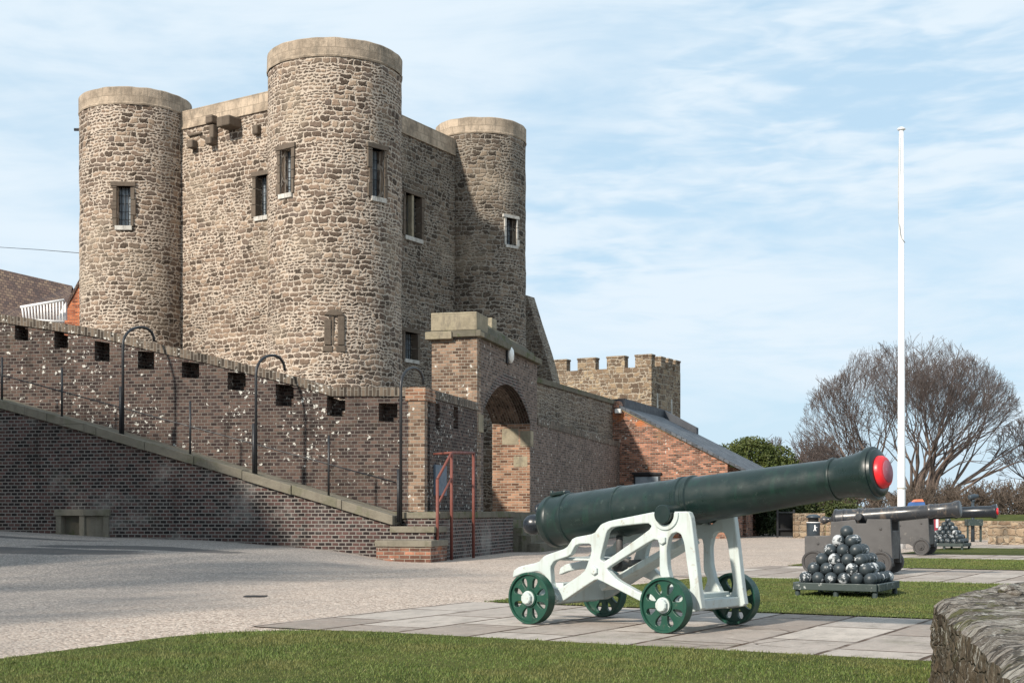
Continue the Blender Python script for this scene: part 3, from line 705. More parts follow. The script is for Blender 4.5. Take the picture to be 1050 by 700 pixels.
# gate block
gw = empty('arched_gateway', lb(0, 7)); tag(gw, 'brick gateway with a segmental arch, buff stone cap and mossy cornice', 'gateway')
T0, T1 = t1, 11.04; o0, o1 = 4.95, 10.15; zs = 3.62; zap = 4.5
def arch(o0, o1, zs, za, n=18):
    c = (o0+o1)/2; hw = (o1-o0)/2; rise = za-zs; R = (hw*hw+rise*rise)/(2*rise); zc = za-R; A = math.asin(hw/R)
    return [(c+R*math.sin(-A+2*A*k/n), zc+R*math.cos(-A+2*A*k/n)) for k in range(n+1)]
ar_ = arch(o0, o1, zs, zap)
ZC = 5.42
TH = 1.15
m = Mesh(); m.prism([(T0, 0.), (o0, 0.)] + ar_ + [(o1, 0.), (T1, 0.), (T1, ZC), (T0, ZC)], fr_side, 0.0, TH)
build('wall_face', m, MT['brick_grey'], gw)
m = Mesh()                                                  # ring of red voussoirs, proud
out = arch(o0-.05, o1+.05, zs+.0, zap+.30)
for k in range(len(ar_)-1):
    m.prism([ar_[k], out[k], out[k+1], ar_[k+1]], fr_side, -.012, .3)
build('arch_ring', m, MT['brick_low'], gw)
m = Mesh(); m.box(fr_side, (o1+.001-.012, 1.03, .012), (o1+.2, zs-.02, TH-.012)); build('jamb', m, MT['brick_orange'], gw)
for lo_, hi_ in (((o1-.016, 3.0, .35), (o1+.01, 3.48, .85)), ((o1-.016, 2.35, .08), (o1+.01, 2.66, .50)), ((o1-.016, 2.95, -.015), (o1+.35, 3.40, .30))):
    m = Mesh(); m.box(fr_side, lo_, hi_); build('jamb_stone', m, MT['ashlar_buff'], gw, .006)
m = Mesh(); m.box(fr_side, (o0-.5, 3.05, -.014), (o0-.02, 3.5, .2)); build('jamb_stone', m, MT['ashlar_buff'], gw, .006)
# cornice and rough stone weathering on top
m = Mesh(); m.box(fr_side, (T0-.12, ZC+.001, -.13), (T1+.1, ZC+.16, TH+.05)); build('cornice', m, MT['mossy'], gw, .012)
m = Mesh()
N_ = 14
prev = None
for k in range(N_+1):
    t = T0+1.25+(T1-T0-1.25)*k/N_
    hh = .55*(1-.35*k/N_)+random.uniform(-.05, .05)
    sec = [lb(.0+.04, t, ZC+.16), lb(.12, t, ZC+.16+hh*.55), lb(.45, t, ZC+.16+hh), lb(.9, t, ZC+.16+hh*.9), lb(TH, t, ZC+.16)]
    if prev:
        for i in range(4): m.face([prev[i], sec[i], sec[i+1], prev[i+1]], [(k*.4, i*.3), (k*.4+.4, i*.3), (k*.4+.4, i*.3+.3), (k*.4, i*.3+.3)])
    else: m.face(sec[::-1])
    prev = sec
m.face(prev); build('weathering', m, MT['mossy'], gw)
# front pier (frontal lit end of the gate block)
pl, pr = on_line(443, 400, C0+B*t1, L)[0], 0
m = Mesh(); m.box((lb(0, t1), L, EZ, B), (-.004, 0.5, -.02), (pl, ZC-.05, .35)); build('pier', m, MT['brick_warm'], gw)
q = on_line(436, 341, C0+B*(t1-.15), L)
m = Mesh(); m.box((lb(0, t1), L, EZ, B), (.62, ZC-.05, -.17), (q[0], ZC+.14, .9)); m.box((lb(0, t1), L, EZ, B), (-.14, ZC-.0, -.1), (.55, ZC+.12, .2)); build('cap_ledge', m, MT['ashlar_buff'], gw, .015)
m = Mesh(); m.box((lb(0, t1), L, EZ, B), (-.02, ZC+.165, -.10), (pl+.0, ZC+.62, 1.0)); build('cap_block', m, MT['ashlar_buff'], gw, .02)
m = Mesh(); m.box(fr_side, (T0+2.6, ZC+.5, .3), (T0+3.1, ZC+.85, .8)); build('cap_stump', m, MT['ashlar_buff'], gw, .02)
# oval bulkhead lamp above the arch
a = side_pt(520, 364, 0)
lm = empty('bulkhead_lamp', lb(-.02, a[0], a[1]-.2)); tag(lm, 'white oval bulkhead lamp above the arched gateway', 'lamp')
m = Mesh(); m.box(fr_side, (a[0]-.17, a[1]-.25, -.07), (a[0]+.17, a[1]+.25, -.002)); build('lamp_base', m, MT['black_iron'], lm, .03)
m = Mesh(); m.lathe([(0, .17), (.06, .16), (.10, .11), (.12, .0005)], lb(-.07, a[0], a[1]), -L, B, 20); 
for i, p in enumerate(m.v): m.v[i] = V((p.x, p.y, a[1]+(p.z-a[1])*1.35))
build('lamp_cover', m, MT['lamp_white'], lm)
# passage behind the arch: rubble wall of the far side
m = Mesh(); m.box(fr_side, (T0-2.0, 0, TH+1.2), (T0+7, 3.5, TH+1.7)); o = build('stone_wall', m, MT['rubble_dark']); tag(o, 'dark rubble wall seen through the left side of the arch', 'stone wall')

# rails ------------------------------------------------
rl = empty('ramp_railing', lb(5, RB+.1, 2)); tag(rl, 'thin black iron railing with square posts along the ramp kerb', 'railing')
bR = RB+.10
rail = [face_pt(x, 384+.272*x, bR) for x in (-60, 0, 60, 125, 195, 262, 337, 406)]
m = Mesh(); m.tube([lb(l, bR, z) for l, z in rail], .016, 6); build('handrail', m, MT['black_iron'], rl)
for (x, y0, y1) in ((2, 366, 410), (63.5, 377, 426), (195, 411, 464), (337, 446, 504)):
    a = face_pt(x, y0, bR); b_ = face_pt(x, y1, bR)
    m = Mesh(); m.tube([lb(a[0], bR, b_[1]-.15), lb(a[0], bR, a[1])], .026, 6); build('post', m, MT['black_iron'], rl)
for i, (x, yb, ypk, xpk, xe, ye, lab) in enumerate(((126, 442, 334.5, 141, 158, 350, 'leftmost, at the top of the ramp'), (262.5, 481, 363.5, 277, 292, 380, 'middle one, halfway down the ramp'), (411, 529, 376, 423, 434, 394, 'rightmost, beside the steps'))):
    a = face_pt(x, yb, bR)
    c = empty('hooked_iron_post', lb(a[0], bR, a[1])); tag(c, 'tall black iron post hooked over the parapet, '+lab, 'iron post', 'hooked iron posts on the ramp')
    P = []
    zlow = a[1]-.12; zt = face_pt(x, ypk, bR)[1]
    le, ze = face_pt(xe, ye, -.06)
    rr = .42
    P += [lb(a[0], bR, zlow), lb(a[0], bR, zt-rr)]
    for k in range(1, 13):
        t = PI*k/12
        f = (1-math.cos(t))/2
        P.append(lb(a[0]+(le-a[0])*f, bR+(-.06-bR)*f, (zt-rr)*(1-f)+(ze)*f+math.sin(t)*(zt-rr*.55-((zt-rr)+ze)/2) if 0 else (zt-rr)+(ze-(zt-rr))*f*f+math.sin(t)*rr))
    m = Mesh(); m.tube(P, .032, 8); build('hook', m, MT['black_iron'], c)
    m = Mesh(); m.tube([lb(a[0]+.05, bR, zlow-.0), lb(a[0]+.05, bR, a[1]+1.0)], .04, 6); build('post_sleeve', m, MT['black_iron'], c)
hr = empty('red_handrail', V((at(463, 572, 30).x, 30, 0))); tag(hr, 'rusty red tubular handrail standing beside the steps', 'handrail')
hp = [(448.5, 491, 28.5), (463, 464, 29.5), (485.5, 464, 30.8)]
pt = [at(x, y, D) for x, y, D in hp]
for p in pt:
    m = Mesh(); m.tube([V((p.x, p.y, -.05)), p], .034, 8); build('post', m, MT['rust_red'], hr)
m = Mesh(); m.tube([pt[0], pt[1], pt[2]], .03, 8); m.tube([V(pt[0])-EZ*.55, V(pt[1])-EZ*.55], .026, 8); m.tube([at(445, 465.5, 30.2), pt[1]], .028, 8); build('rail', m, MT['rust_red'], hr)

# ---------------------------------------------------------------- the castle
ZR, ZW, ZB = 16.33, 15.55, 0.0
Fc, Lc, Bc = V((-6.0, 46.3, 0)), V((-13.88, 50.4, 0)), V((-1.25, 54.75, 0))
ca = empty('castle', V((-7, 50, 0))); tag(ca, 'rubble stone castle keep with three round corner towers', 'castle')
def cyl_hit(c, r, x):                                       # where pixel column x meets the near side of a cylinder
    k = (x-525)/FP; a = 1+k*k; b_ = -2*(k*c.x+c.y); cc = c.x**2+c.y**2-r*r
    disc = b_*b_-4*a*cc
    Y = (-b_-math.sqrt(max(disc, 0)))/(2*a); return k*Y, Y
def tower(c, r, holes, name='tower', ZR=ZR, mm='rubble'):
    """round tower as a grid with window holes; uv in metres along the surface"""
    hs = []
    for (x0, x1, y0, y1) in holes:
        X0, Y0 = cyl_hit(c, r, x0); X1, Y1 = cyl_hit(c, r, x1); ym = (Y0+Y1)/2
        hs.append((math.atan2(Y0-c.y, X0-c.x), math.atan2(Y1-c.y, X1-c.x), H+(524-y1)/FP*ym, H+(524-y0)/FP*ym))
    th = sorted(set([round(-PI+2*PI*k/96, 5) for k in range(97)]+[h[0] for h in hs]+[h[1] for h in hs]))
    zz = sorted(set([ZB+(ZR-.62-ZB)*k/64 for k in range(65)]+[h[2] for h in hs]+[h[3] for h in hs]))
    def rad(t, z):                                          # slightly uneven rubble face and a gentle batter
        if any(h[0]-.15 < t < h[1]+.15 and h[2]-.3 < z < h[3]+.3 for h in hs): return r
        d = .035*mn.noise(V((math.cos(t)*r*1.1, math.sin(t)*r*1.1, z*1.1)))+.02*mn.noise(V((math.cos(t)*r*4, math.sin(t)*r*4, z*4)))
        return r+d+max(0, (8-z))*.008
    P = lambda t, z, rr=None: V((c.x+math.cos(t)*(rr or rad(t, z)), c.y+math.sin(t)*(rr or rad(t, z)), z))
    m = Mesh(); idx = {}
    for i, t in enumerate(th):
        for j, z in enumerate(zz): idx[i, j] = len(m.v); m.v.append(P(t, z))
    for i in range(len(th)-1):
        for j in range(len(zz)-1):
            tm, zm = (th[i]+th[i+1])/2, (zz[j]+zz[j+1])/2
            if any(h[0] < tm < h[1] and h[2] < zm < h[3] for h in hs): continue
            m.f.append([idx[i, j], idx[i+1, j], idx[i+1, j+1], idx[i, j+1]]); m.sm.append(True)
            m.uv.append([(th[a]*r, zz[b_]) for a, b_ in ((i, j), (i+1, j), (i+1, j+1), (i, j+1))])
    for h in hs:                                            # reveals
        a, b_, z0, z1 = h; ri = r-.55
        for (p, q_) in (((a, z0), (a, z1)), ((a, z1), (b_, z1)), ((b_, z1), (b_, z0)), ((b_, z0), (a, z0))):
            m.face([P(p[0], p[1], r), P(q_[0], q_[1], r), P(q_[0], q_[1], ri), P(p[0], p[1], ri)], [(0, 0), (.5, 0), (.5, .5), (0, .5)])
    tw = build(name, m, MT[mm], ca)
    m = Mesh(); m.lathe([(0, r+.02), (.06, r+.035), (.10, r+.02), (.60, r+.02), (.64, r-.03), (.64, r-.45), (-.2, r-.45)], V((c.x, c.y, ZR-.62)), EZ, EX, 96, True, False)
    for k, p in enumerate(m.v):
        q_ = V((p.x-c.x, p.y-c.y, 0)); e_ = mn.noise(V((p.x*3, p.y*3, p.z*5)))
        m.v[k] = p+q_.normalized()*.022*e_+EZ*.030*mn.noise(V((p.x*2.2, p.y*2.2, 1)))*(1 if p.z > ZR-.3 else .3)
    for k in range(len(m.sm)): m.sm[k] = False
    build('parapet', m, MT['ashlar'], tw)
    m = Mesh(); m.lathe([(0, r-.4), (.02, r-.4)], V((c.x, c.y, ZR-.9)), EZ, EX, 40); build('roof', m, MT['slate'], tw)
    return tw, hs
def window_fit(o, ex, w, h, nrm, parent, surround=(.16, .13, .16, .14), lights=1, sill='sill', smat='dressed', rec=.32):
    """stone-framed barred window; o = centre of the opening on the wall face"""
    fr = (o, ex, EZ, -nrm)
    a, b_ = w/2, h/2; sl_, sr, stp, sb = surround
    m = Mesh()
    def blocks(x0, x1):
        z = -b_
        while z < b_-.05:
            hh = min(random.uniform(.28, .6), b_-z)
            e = random.uniform(-.04, .05)
            if x0 < 0: m.box(fr, (x0-e, z, -.035), (x1, z+hh-.015, .25))
            else: m.box(fr, (x0, z, -.035), (x1+e, z+hh-.015, .25))
            z += hh
    blocks(-a-sl_, -a+.002); blocks(a-.002, a+sr)
    m.box(fr, (-a-sl_-.05, b_, -.045), (a+sr+.04, b_+stp, .25))
    wd = build('window', m, MT[smat], parent, .012)
    m = Mesh(); m.box(fr, (-a-.05, -b_-sb, -.07), (a+.05, -b_+.015, .4)); build('window_sill', m, MT[sill], wd, .008)
    m = Mesh(); m.box(fr, (-a, -b_, rec), (a, b_, rec+.03)); build('pane', m, MT['glass'], wd)
    m = Mesh()
    nb = max(2, int(w/.16))
    for k in range(1, nb+1):
        x = -a+w*k/(nb+1); m.tube([fr[0]+ex*x-EZ*b_-nrm*(rec-.1), fr[0]+ex*x+EZ*b_-nrm*(rec-.1)], .016, 5)
    for k in range(1, 5):
        z = -b_+h*k/5; m.tube([fr[0]-ex*a+EZ*z-nrm*(rec-.1), fr[0]+ex*a+EZ*z-nrm*(rec-.1)], .012, 5)
    build('window_bars', m, MT['black_iron'], wd)
    if lights > 1:
        m = Mesh(); m.box(fr, (-.07, -b_, .02), (.07, b_, .3)); build('mullion', m, MT['ashlar_buff'], wd)
    return wd
def tower_windows(c, r, tw, hs, opts):
    for h, op in zip(hs, opts):
        t = (h[0]+h[1])/2; nrm = V((math.cos(t), math.sin(t), 0)); ex = V((-math.sin(t), math.cos(t), 0))
        w = (h[1]-h[0])*r
        window_fit(V((c.x, c.y, (h[2]+h[3])/2))+nrm*(r*math.cos((h[1]-h[0])/2)), ex, w, h[3]-h[2], nrm, tw, **op)
rF, rL, rB = 2.25, 1.995, 1.80
tF, hF = tower(Fc, rF, [(287.5, 299, 153, 199), (381.5, 394, 153, 203)])
tower_windows(Fc, rF, tF, hF, [{}, {}])
tL, hL = tower(Lc, rL, [(119.5, 134, 191, 232)], ZR=16.09); tower_windows(Lc, rL, tL, hL, [{}])
tB, hB = tower(Bc, rB, [(519, 529.5, 224, 252)], mm='rubble_shaded'); tower_windows(Bc, rB, tB, hB, [dict(smat='sill', surround=(.12, .10, .12, .1))])
# blocked slit on the front tower: two upright stones under a rounded head
X0, Y0 = cyl_hit(Fc, rF, 343); nrm = (V((X0, Y0, 0))-Fc); nrm.z = 0; nrm.normalize(); ex = V((-nrm.y, nrm.x, 0))
oz = at(343, 338, Y0); fr = (V((X0, Y0, oz.z)), ex, EZ, -nrm)
m = Mesh()
m.box(fr, (-.33, -.50, -.06), (-.10, .33, .2)); m.box(fr, (.10, -.50, -.05), (.33, .45, .2)); m.prism([(-.34, .47), (-.2, .62), (.05, .66), (.25, .58), (.32, .46), (.0, .44)], fr, -.07, .2)
m.box(fr, (-.38, -.72, -.05), (-.05, -.52, .2)); m.box(fr, (.04, -.72, -.05), (.36, -.52, .2)); m.box(fr, (-.09, -.5, -.03), (-.0, .43, .15))
build('blocked_slit', m, MT['dressed'], tF, .03)
# curtain walls between the towers
def curtain(P0, dirv, Lg, nrm, holes_px, z0=ZB, z1=ZW, s0=0, mm='rubble'):
    fr = (P0, dirv, EZ, -nrm); hs = []
    for (x0, x1, y0, y1) in holes_px:
        a = on_line(x0, y0, P0, dirv); b_ = on_line(x1, y1, P0, dirv); sm = (a[0]+b_[0])/2
        zc0 = (on_line((x0+x1)/2, y1, P0, dirv)[1]); zc1 = on_line((x0+x1)/2, y0, P0, dirv)[1]
        hs.append((min(a[0], b_[0]), max(a[0], b_[0]), zc0, zc1))
    m = Mesh(); m.plate([(s0, z0), (Lg, z0), (Lg, z1-.62), (s0, z1-.62)], [[(h[0], h[2]), (h[1], h[2]), (h[1], h[3]), (h[0], h[3])] for h in hs], fr, 0, .8)
    w = build('curtain_wall', m, MT[mm], ca)
    m = Mesh(); m.box(fr, (s0, z1-.62, -.03), (Lg, z1, .8)); m.box(fr, (s0, z1-.66, -.06), (Lg, z1-.60, .1)); build('parapet', m, MT['ashlar'], w)
    return w, hs, fr
dL_ = V((-.827, .562, 0)).normalized(); nL = V((-.562, -.827, 0)).normalized(); dR = V((.487, .8734, 0)); nR = V((.8734, -.487, 0))
PL = V((-8.45, 47.2, 0)) - dL_*2.9
w, hs, fr = curtain(PL, dL_, 8.6, nL, [(262.5, 274, 180, 222)])
window_fit(PL+dL_*((hs[0][0]+hs[0][1])/2)+EZ*((hs[0][2]+hs[0][3])/2), -dL_, hs[0][1]-hs[0][0], hs[0][3]-hs[0][2], nL, w)
# broken corbels left high on the wall
for (x, y, sx, sz, dp) in ((200, 149, .28, .30, .28), (220, 124, .34, .30, .30), (221, 136, .22, .5, .22), (220, 146, .3, .26, .34), (241, 128, .62, .36, .6), (265, 134, .25, .34, .2), (201, 138, .7, .10, .10)):
    s_, z_ = on_line(x, y, PL, dL_); m = Mesh(); m.box((PL, dL_, EZ, nL), (s_-sx/2, z_-sz/2, -.02), (s_+sx/2, z_+sz/2, dp)); build('corbel', m, MT['dressed'], w, .05)
PR = V((-4.04, 50.0, 0)) - dR*4.0
w, hs, fr = curtain(PR, dR, 8.9, nR, [(415.5, 432, 200, 244), (415, 428, 341, 369)], mm='rubble_shaded')
for h_, op in zip(hs, (dict(lights=2, surround=(.12, .16, .14, .14)), dict(surround=(.16, .14, .16, .12)))):
    window_fit(PR+dR*((h_[0]+h_[1])/2)+EZ*((h_[2]+h_[3])/2), dR, h_[1]-h_[0], h_[3]-h_[2], nR, w, **op)
# far walls close the keep
m = Mesh(); far = Lc+(Bc-Fc)
m.prism([(Lc.x, Lc.y), (Bc.x, Bc.y), (far.x, far.y)], (V((0, 0, 0)), EX, EY, EZ), ZB, ZW-1.2); build('keep_core', m, MT['rubble_dark'], ca)
m = Mesh(); a = at(76, 133, 51.3); m.tube([V(a)+V((.9, .1, .03)), a], [.07, .055], 8); build('spout', m, MT['black_iron'], tL)

# raking wall off the back tower, and the grey stone wall behind the gate
def vwall(name, pts, th, m_, label, cat, dn=None):
    """pts: list of (plan point, z) along the top"""
    d = (pts[-1][0]-pts[0][0]).normalized(); nn = V((-d.y, d.x, 0)); o_ = pts[0][0]
    poly = [((p-o_).dot(d), z) for p, z in pts]; m = Mesh(); m.prism(poly+[(poly[-1][0], -.1), (poly[0][0], -.1)], (V((o_.x, o_.y, 0)), d, EZ, nn), 0, th)
    o = build(name, m, m_); tag(o, label, cat); return o
def pl2(x, D): return V(((x-525)/FP*D, D, 0))
def hz(y, D): return H+(524-y)/FP*D
vwall('raking_wall', [(pl2(530, 59.5), hz(300, 59.5)), (pl2(541, 59.3), hz(303, 59.3)), (pl2(549, 59.1), hz(330, 59.1)), (pl2(559, 58.9), hz(360, 58.9)), (pl2(563.5, 58.8), hz(376, 58.8)), (pl2(567, 58.7), hz(391, 58.7))], .7, MT['rubble_dark'], 'steep raking rubble wall leaning off the rear round tower', 'stone wall')
sb = empty('stone_boundary_wall', pl2(600, 52)); tag(sb, 'grey rubble wall with sloping coping behind the brick side wall', 'stone wall')
pA, pB = pl2(545, 45.5), pl2(640, 57); dd = (pB-pA); lg = dd.length; dd.normalize()
m = Mesh(); m.box((pA, dd, EZ, V((-dd.y, dd.x, 0))), (0, 0, 0), (lg, 5.38, .5)); build('wall_face', m, MT['rubble_dark'], sb)
m = Mesh(); m.box((pA, dd, EZ, V((-dd.y, dd.x, 0))), (0, 5.38, -.06), (lg, 5.56, .56)); build('coping', m, MT['mossy'], sb, .01)

# ---------------------------------------------------------------- small battlemented tower behind
bt_ = empty('battlemented_tower', pl2(668, 75)); tag(bt_, 'square stone tower with battlements behind the brick gable', 'tower')
O = pl2(668, 75); dl = V((-.870, .4926, 0)); db = V((.4866, .8736, 0))
ztop = hz(362.5, 75); zc = hz(375.5, 75)
m = Mesh(); m.box((O, dl, EZ, db), (0, 0, 0), (9.5, zc, 4.2)); build('tower_wall', m, MT['rubble_big'], bt_)
m = Mesh()
def merl(fr, a, b_, t=.5): m.box(fr, (a, zc+.001, 0), (b_, ztop-.12, t)); m.box(fr, (a-.03, ztop-.12, -.03), (b_+.03, ztop, t+.03))
k = [on_line(x, 0, O, dl)[0] for x in (668, 651, 640.5, 622, 610.5, 592, 581, 563, 552, 534)]
frm = (O, dl, EZ, db)
for i in range(0, 10, 2): merl(frm, k[i], k[i+1])
frm2 = (O+db*.5, db, EZ, dl)
q = [.0, .45, .85, 1.5, 1.9, 2.55, 2.95, 3.7]
for i in (2, 4, 6): merl(frm2, q[i], q[i+1])
build('battlements', m, MT['rubble_big'], bt_, .03)
m = Mesh(); m.box((O, db, EZ, dl), (.72, 2, -.02), (.92, 7.6, .05)); m.box((O, db, EZ, dl), (2.75, 2, -.02), (2.95, 7.4, .05)); build('quoin_strip', m, MT['sill'], bt_)

# ---------------------------------------------------------------- brick lean-to with slate roof
le_ = empty('brick_outbuilding', lb(-2, 26)); tag(le_, 'red brick lean-to building with a slate roof and sloping gable', 'building')
GO = pl2(622, 55.4); GR = pl2(750, 52.8); gd = (GR-GO); gl = gd.length; gd.normalize(); gb = V((.347, .938, 0))
def gz(x, y): k = (x-525)/FP; s_, z_ = on_line(x, y, GO, gd); return s_, z_
g1 = gz(622, 412); g2 = gz(635, 411); g3 = gz(638, 419); g4 = gz(746, 474)
m = Mesh(); m.prism([(0, 0), (0, g1[1]), (g2[0], g2[1]), (g3[0], g3[1]), (g4[0], g4[1]), (g4[0], 0)], (GO, gd, EZ, gb), 0, .35); build('gable_wall', m, MT['brick_gable'], le_)
# long side wall with dark openings
SO = GO+gd*g4[0]; zE = g4[1]-.15
m = Mesh(); ops = [(1.1, 1.9), (3.1, 3.9), (5.4, 6.0)]
m.plate([(.35, 0), (7, 0), (7, zE), (.35, zE)], [[(a, .02), (b_, .02), (b_, 2.1), (a, 2.1)] for a, b_ in ops], (SO, gb, EZ, V((-gb.y, gb.x, 0))), 0, .3); build('side_wall_face', m, MT['brick_gable'], le_)
for a, b_ in ops:
    m = Mesh(); m.box((SO, gb, EZ, V((-gb.y, gb.x, 0))), (a, 0, .2), (b_, 2.1, .26)); build('dark_opening', m, MT['dark'], le_)  # black sheet set back in each opening, painted darkness of the inside
def q3(s_, z_, t): return GO+gd*s_+EZ*z_+gb*t
slope = V((g4[0]-g3[0], g4[1]-g3[1])); ovx = 1.05; e_s = g4[0]+ovx; e_z = g4[1]+slope.y/slope.x*ovx
m = Mesh(); up = .10
m.prism([(g3[0]-.1, g3[1]+.05+up), (e_s, e_z+up), (e_s, e_z+up-.12), (g3[0]-.1, g3[1]+up-.07)], (GO, gd, EZ, gb), -.12, 7.3); build('roof', m, MT['slates'], le_)
m = Mesh(); m.tube([q3(e_s+.05, e_z+.02, -.1), q3(e_s+.05, e_z+.02, 7.3)], .06, 8); build('gutter', m, MT['black_iron'], le_)
m = Mesh(); m.prism([(g3[0]-.05, g3[1]+.05), (g4[0]+.02, g4[1]+.04), (g4[0]+.02, g4[1]-.05), (g3[0]-.05, g3[1]-.04)], (GO, gd, EZ, gb), -.06, -.002); build('verge_board', m, MT['verge'], le_)
m = Mesh(); m.box((GO, gd, EZ, gb), (0, g1[1]-.6, .35), (g2[0]+.15, g1[1]+.14, 8.2)); m.prism([(g2[0]+.15, g2[1]-.3), (g2[0]+.15, g2[1]+.10), (g2[0]+1.7, g2[1]-.72), (g2[0]+1.7, g2[1]-1.1)], (GO, gd, EZ, gb), 6.9, 7.3); build('ridge_wall', m, MT['slate'], le_)
# dark window high in the gable
a = gz(650, 485); b_ = gz(677, 500)
m = Mesh(); m.box((GO, gd, EZ, gb), (a[0], b_[1]-.3, -.04), (b_[0], a[1]-.05, -.001)); wn = build('window', m, MT['black_iron'], le_)
m = Mesh(); m.box((GO, gd, EZ, gb), (a[0]+.08, b_[1]-.25, -.05), (b_[0]-.08, a[1]-.15, -.041)); build('pane', m, MT['glass'], wn)
m = Mesh(); m.box((GO, gd, EZ, gb), (a[0]-.06, a[1]-.06, -.10), (b_[0]+.06, a[1]+.02, -.001)); build('window_head', m, MT['black_iron'], wn)
a = gz(635, 421.5)
m = Mesh(); m.box((GO, gd, EZ, gb), (a[0]-.13, a[1]-.09, -.25), (a[0]+.13, a[1]+.09, -.002)); o = build('floodlight', m, MT['lamp_white'], None, .02); tag(o, 'small white floodlight high on the brick gable corner', 'floodlight')
m = Mesh(); a = side_pt(637, 460, -.06); m.tube([lb(-.10, 26.5, .1), lb(-.10, 26.5, ZS-.45)], .075, 8); o = build('drainpipe', m, MT['black_iron']); tag(o, 'black drainpipe at the far end of the brick side wall', 'drainpipe')

# ---------------------------------------------------------------- houses at far left
h1 = empty('tiled_house', pl2(20, 62)); tag(h1, 'house with a long dark brown tiled roof at the far left', 'house')
rA, rB_ = at(-60, 262, 66), at(74, 293, 66); eA, eB = at(-60, 345, 60), at(68, 332, 60)
m = Mesh(); m.face([eA, eB, rB_, rA], [(0, 0), (6, 0), (6, 4), (0, 4)]); m.face([rA, rB_, rB_+V((0, 6, -3.5)), rA+V((0, 6, -3.5))], [(0, 0), (6, 0), (6, 4), (0, 4)]); build('roof', m, MT['tile'], h1)
m = Mesh(); m.box((V((eA.x, 60.3, 0)), EX, EZ, EY), (0, 0, 0), (eB.x-eA.x-.2, eB.z-.3, 10)); build('wall', m, MT['white_plain'], h1)
h2 = empty('brick_house', pl2(75, 58)); tag(h2, 'bright orange-red brick gable of a house beside the left tower', 'house')
g_ = [at(66, 345, 58), at(66, 318, 58), at(84, 280, 58), at(110, 240, 58), at(110, 345, 58)]
m = Mesh(); o_ = V((g_[0].x, 58, 0)); m.prism([(p.x-o_.x, p.z) for p in [V((g_[0].x, 0, 0))]+g_[1:4]+[V((g_[4].x, 0, 0))]], (o_, EX, EZ, EY), 0, 7); build('wall', m, MT['brick_house'], h2)
m = Mesh(); a, b_ = at(63.5, 319, 58), at(110, 235, 58); m.prism([(a.x-o_.x, a.z), (b_.x-o_.x, b_.z), (b_.x-o_.x+.05, b_.z-.12), (a.x-o_.x+.05, a.z-.12)], (o_, EX, EZ, EY), -.05, 7.2); build('roof', m, MT['tile'], h2)
# white balustrade
wb = empty('white_balustrade', at(45, 330, 56)); tag(wb, 'white wooden balustrade in front of the brown tiled roof', 'balustrade')
a, b_ = at(21, 315, 56), at(66, 307.5, 56); a2, b2 = at(23, 324, 56), at(66, 326, 56)
m = Mesh(); m.tube([a, b_], .06, 6); m.tube([a2-EZ*.15, b2-EZ*.15], .05, 6); build('rail', m, MT['white_plain'], wb)
m = Mesh()
for k in range(14):
    t = (k+.5)/14; p = a.lerp(b_, t); q_ = a2.lerp(b2, t); m.tube([p, q_-EZ*.2], .035, 5)
build('balusters', m, MT['white_plain'], wb)
m = Mesh(); m.prism([(0, 0), (.42, .75), (.42, 0)], (at(57, 328, 56.5), EX, EZ, EY), 0, .2); build('gable_trim', m, MT['white_plain'], wb)
m = Mesh(); pts_ = [at(-150, 251, 70), at(-60, 252.2, 66), at(0, 253.5, 62), at(40, 256, 57), at(83, 259.5, 50.5)]; m.tube(pts_, .012, 4); o = build('overhead_wire', m, MT['black_iron']); tag(o, 'thin overhead wire running to the left tower', 'wire')

# ---------------------------------------------------------------- trees
def grow(base, d0, length, r0, depth, rnd, segs, up=.15, spread=.55, kids=(3, 4), minr=.006, bound=None, wig=.10):
    """collect tapered segments: (p0, p1, r0, r1, level)"""
    stack = [(V(base), V(d0).normalized(), length, r0, 0)]
    while stack:
        p, d, ln, r, lv = stack.pop()
        n_ = 4 if lv < 2 else 3; pts = [(V(p), r)]; dd_ = V(d)
        for k in range(n_):
            dd_ = (dd_+V((rnd.gauss(0, wig), rnd.gauss(0, wig), rnd.gauss(0, wig)+up*.25))).normalized()
            q_ = pts[-1][0]+dd_*ln/n_
            if bound and not bound(q_): break
            pts.append((q_, max(minr, r*(1-.42*(k+1)/n_))))
        for (a, ra), (b_, rb) in zip(pts, pts[1:]): segs.append((a, b_, ra, rb, lv))
        if lv >= depth or len(pts) < 2: continue
        nk = rnd.randint(*kids)
        for k in range(nk):
            i = len(pts)-1 if k < 2 else rnd.randint(max(1, len(pts)//2), len(pts)-1)
            q_, rq = pts[i]
            ax = V((rnd.gauss(0, 1), rnd.gauss(0, 1), rnd.gauss(0, 1))); ax = (ax-dd_*ax.dot(dd_)).normalized()
            an = spread*rnd.uniform(.5, 1.25)*(1 if k else .5)
            nd = (dd_*math.cos(an)+ax*math.sin(an)); nd = (nd+EZ*up*rnd.uniform(.2, 1)).normalized()
            stack.append((q_, nd, ln*rnd.uniform(.66, .88), rq*rnd.uniform(.62, .85), lv+1))
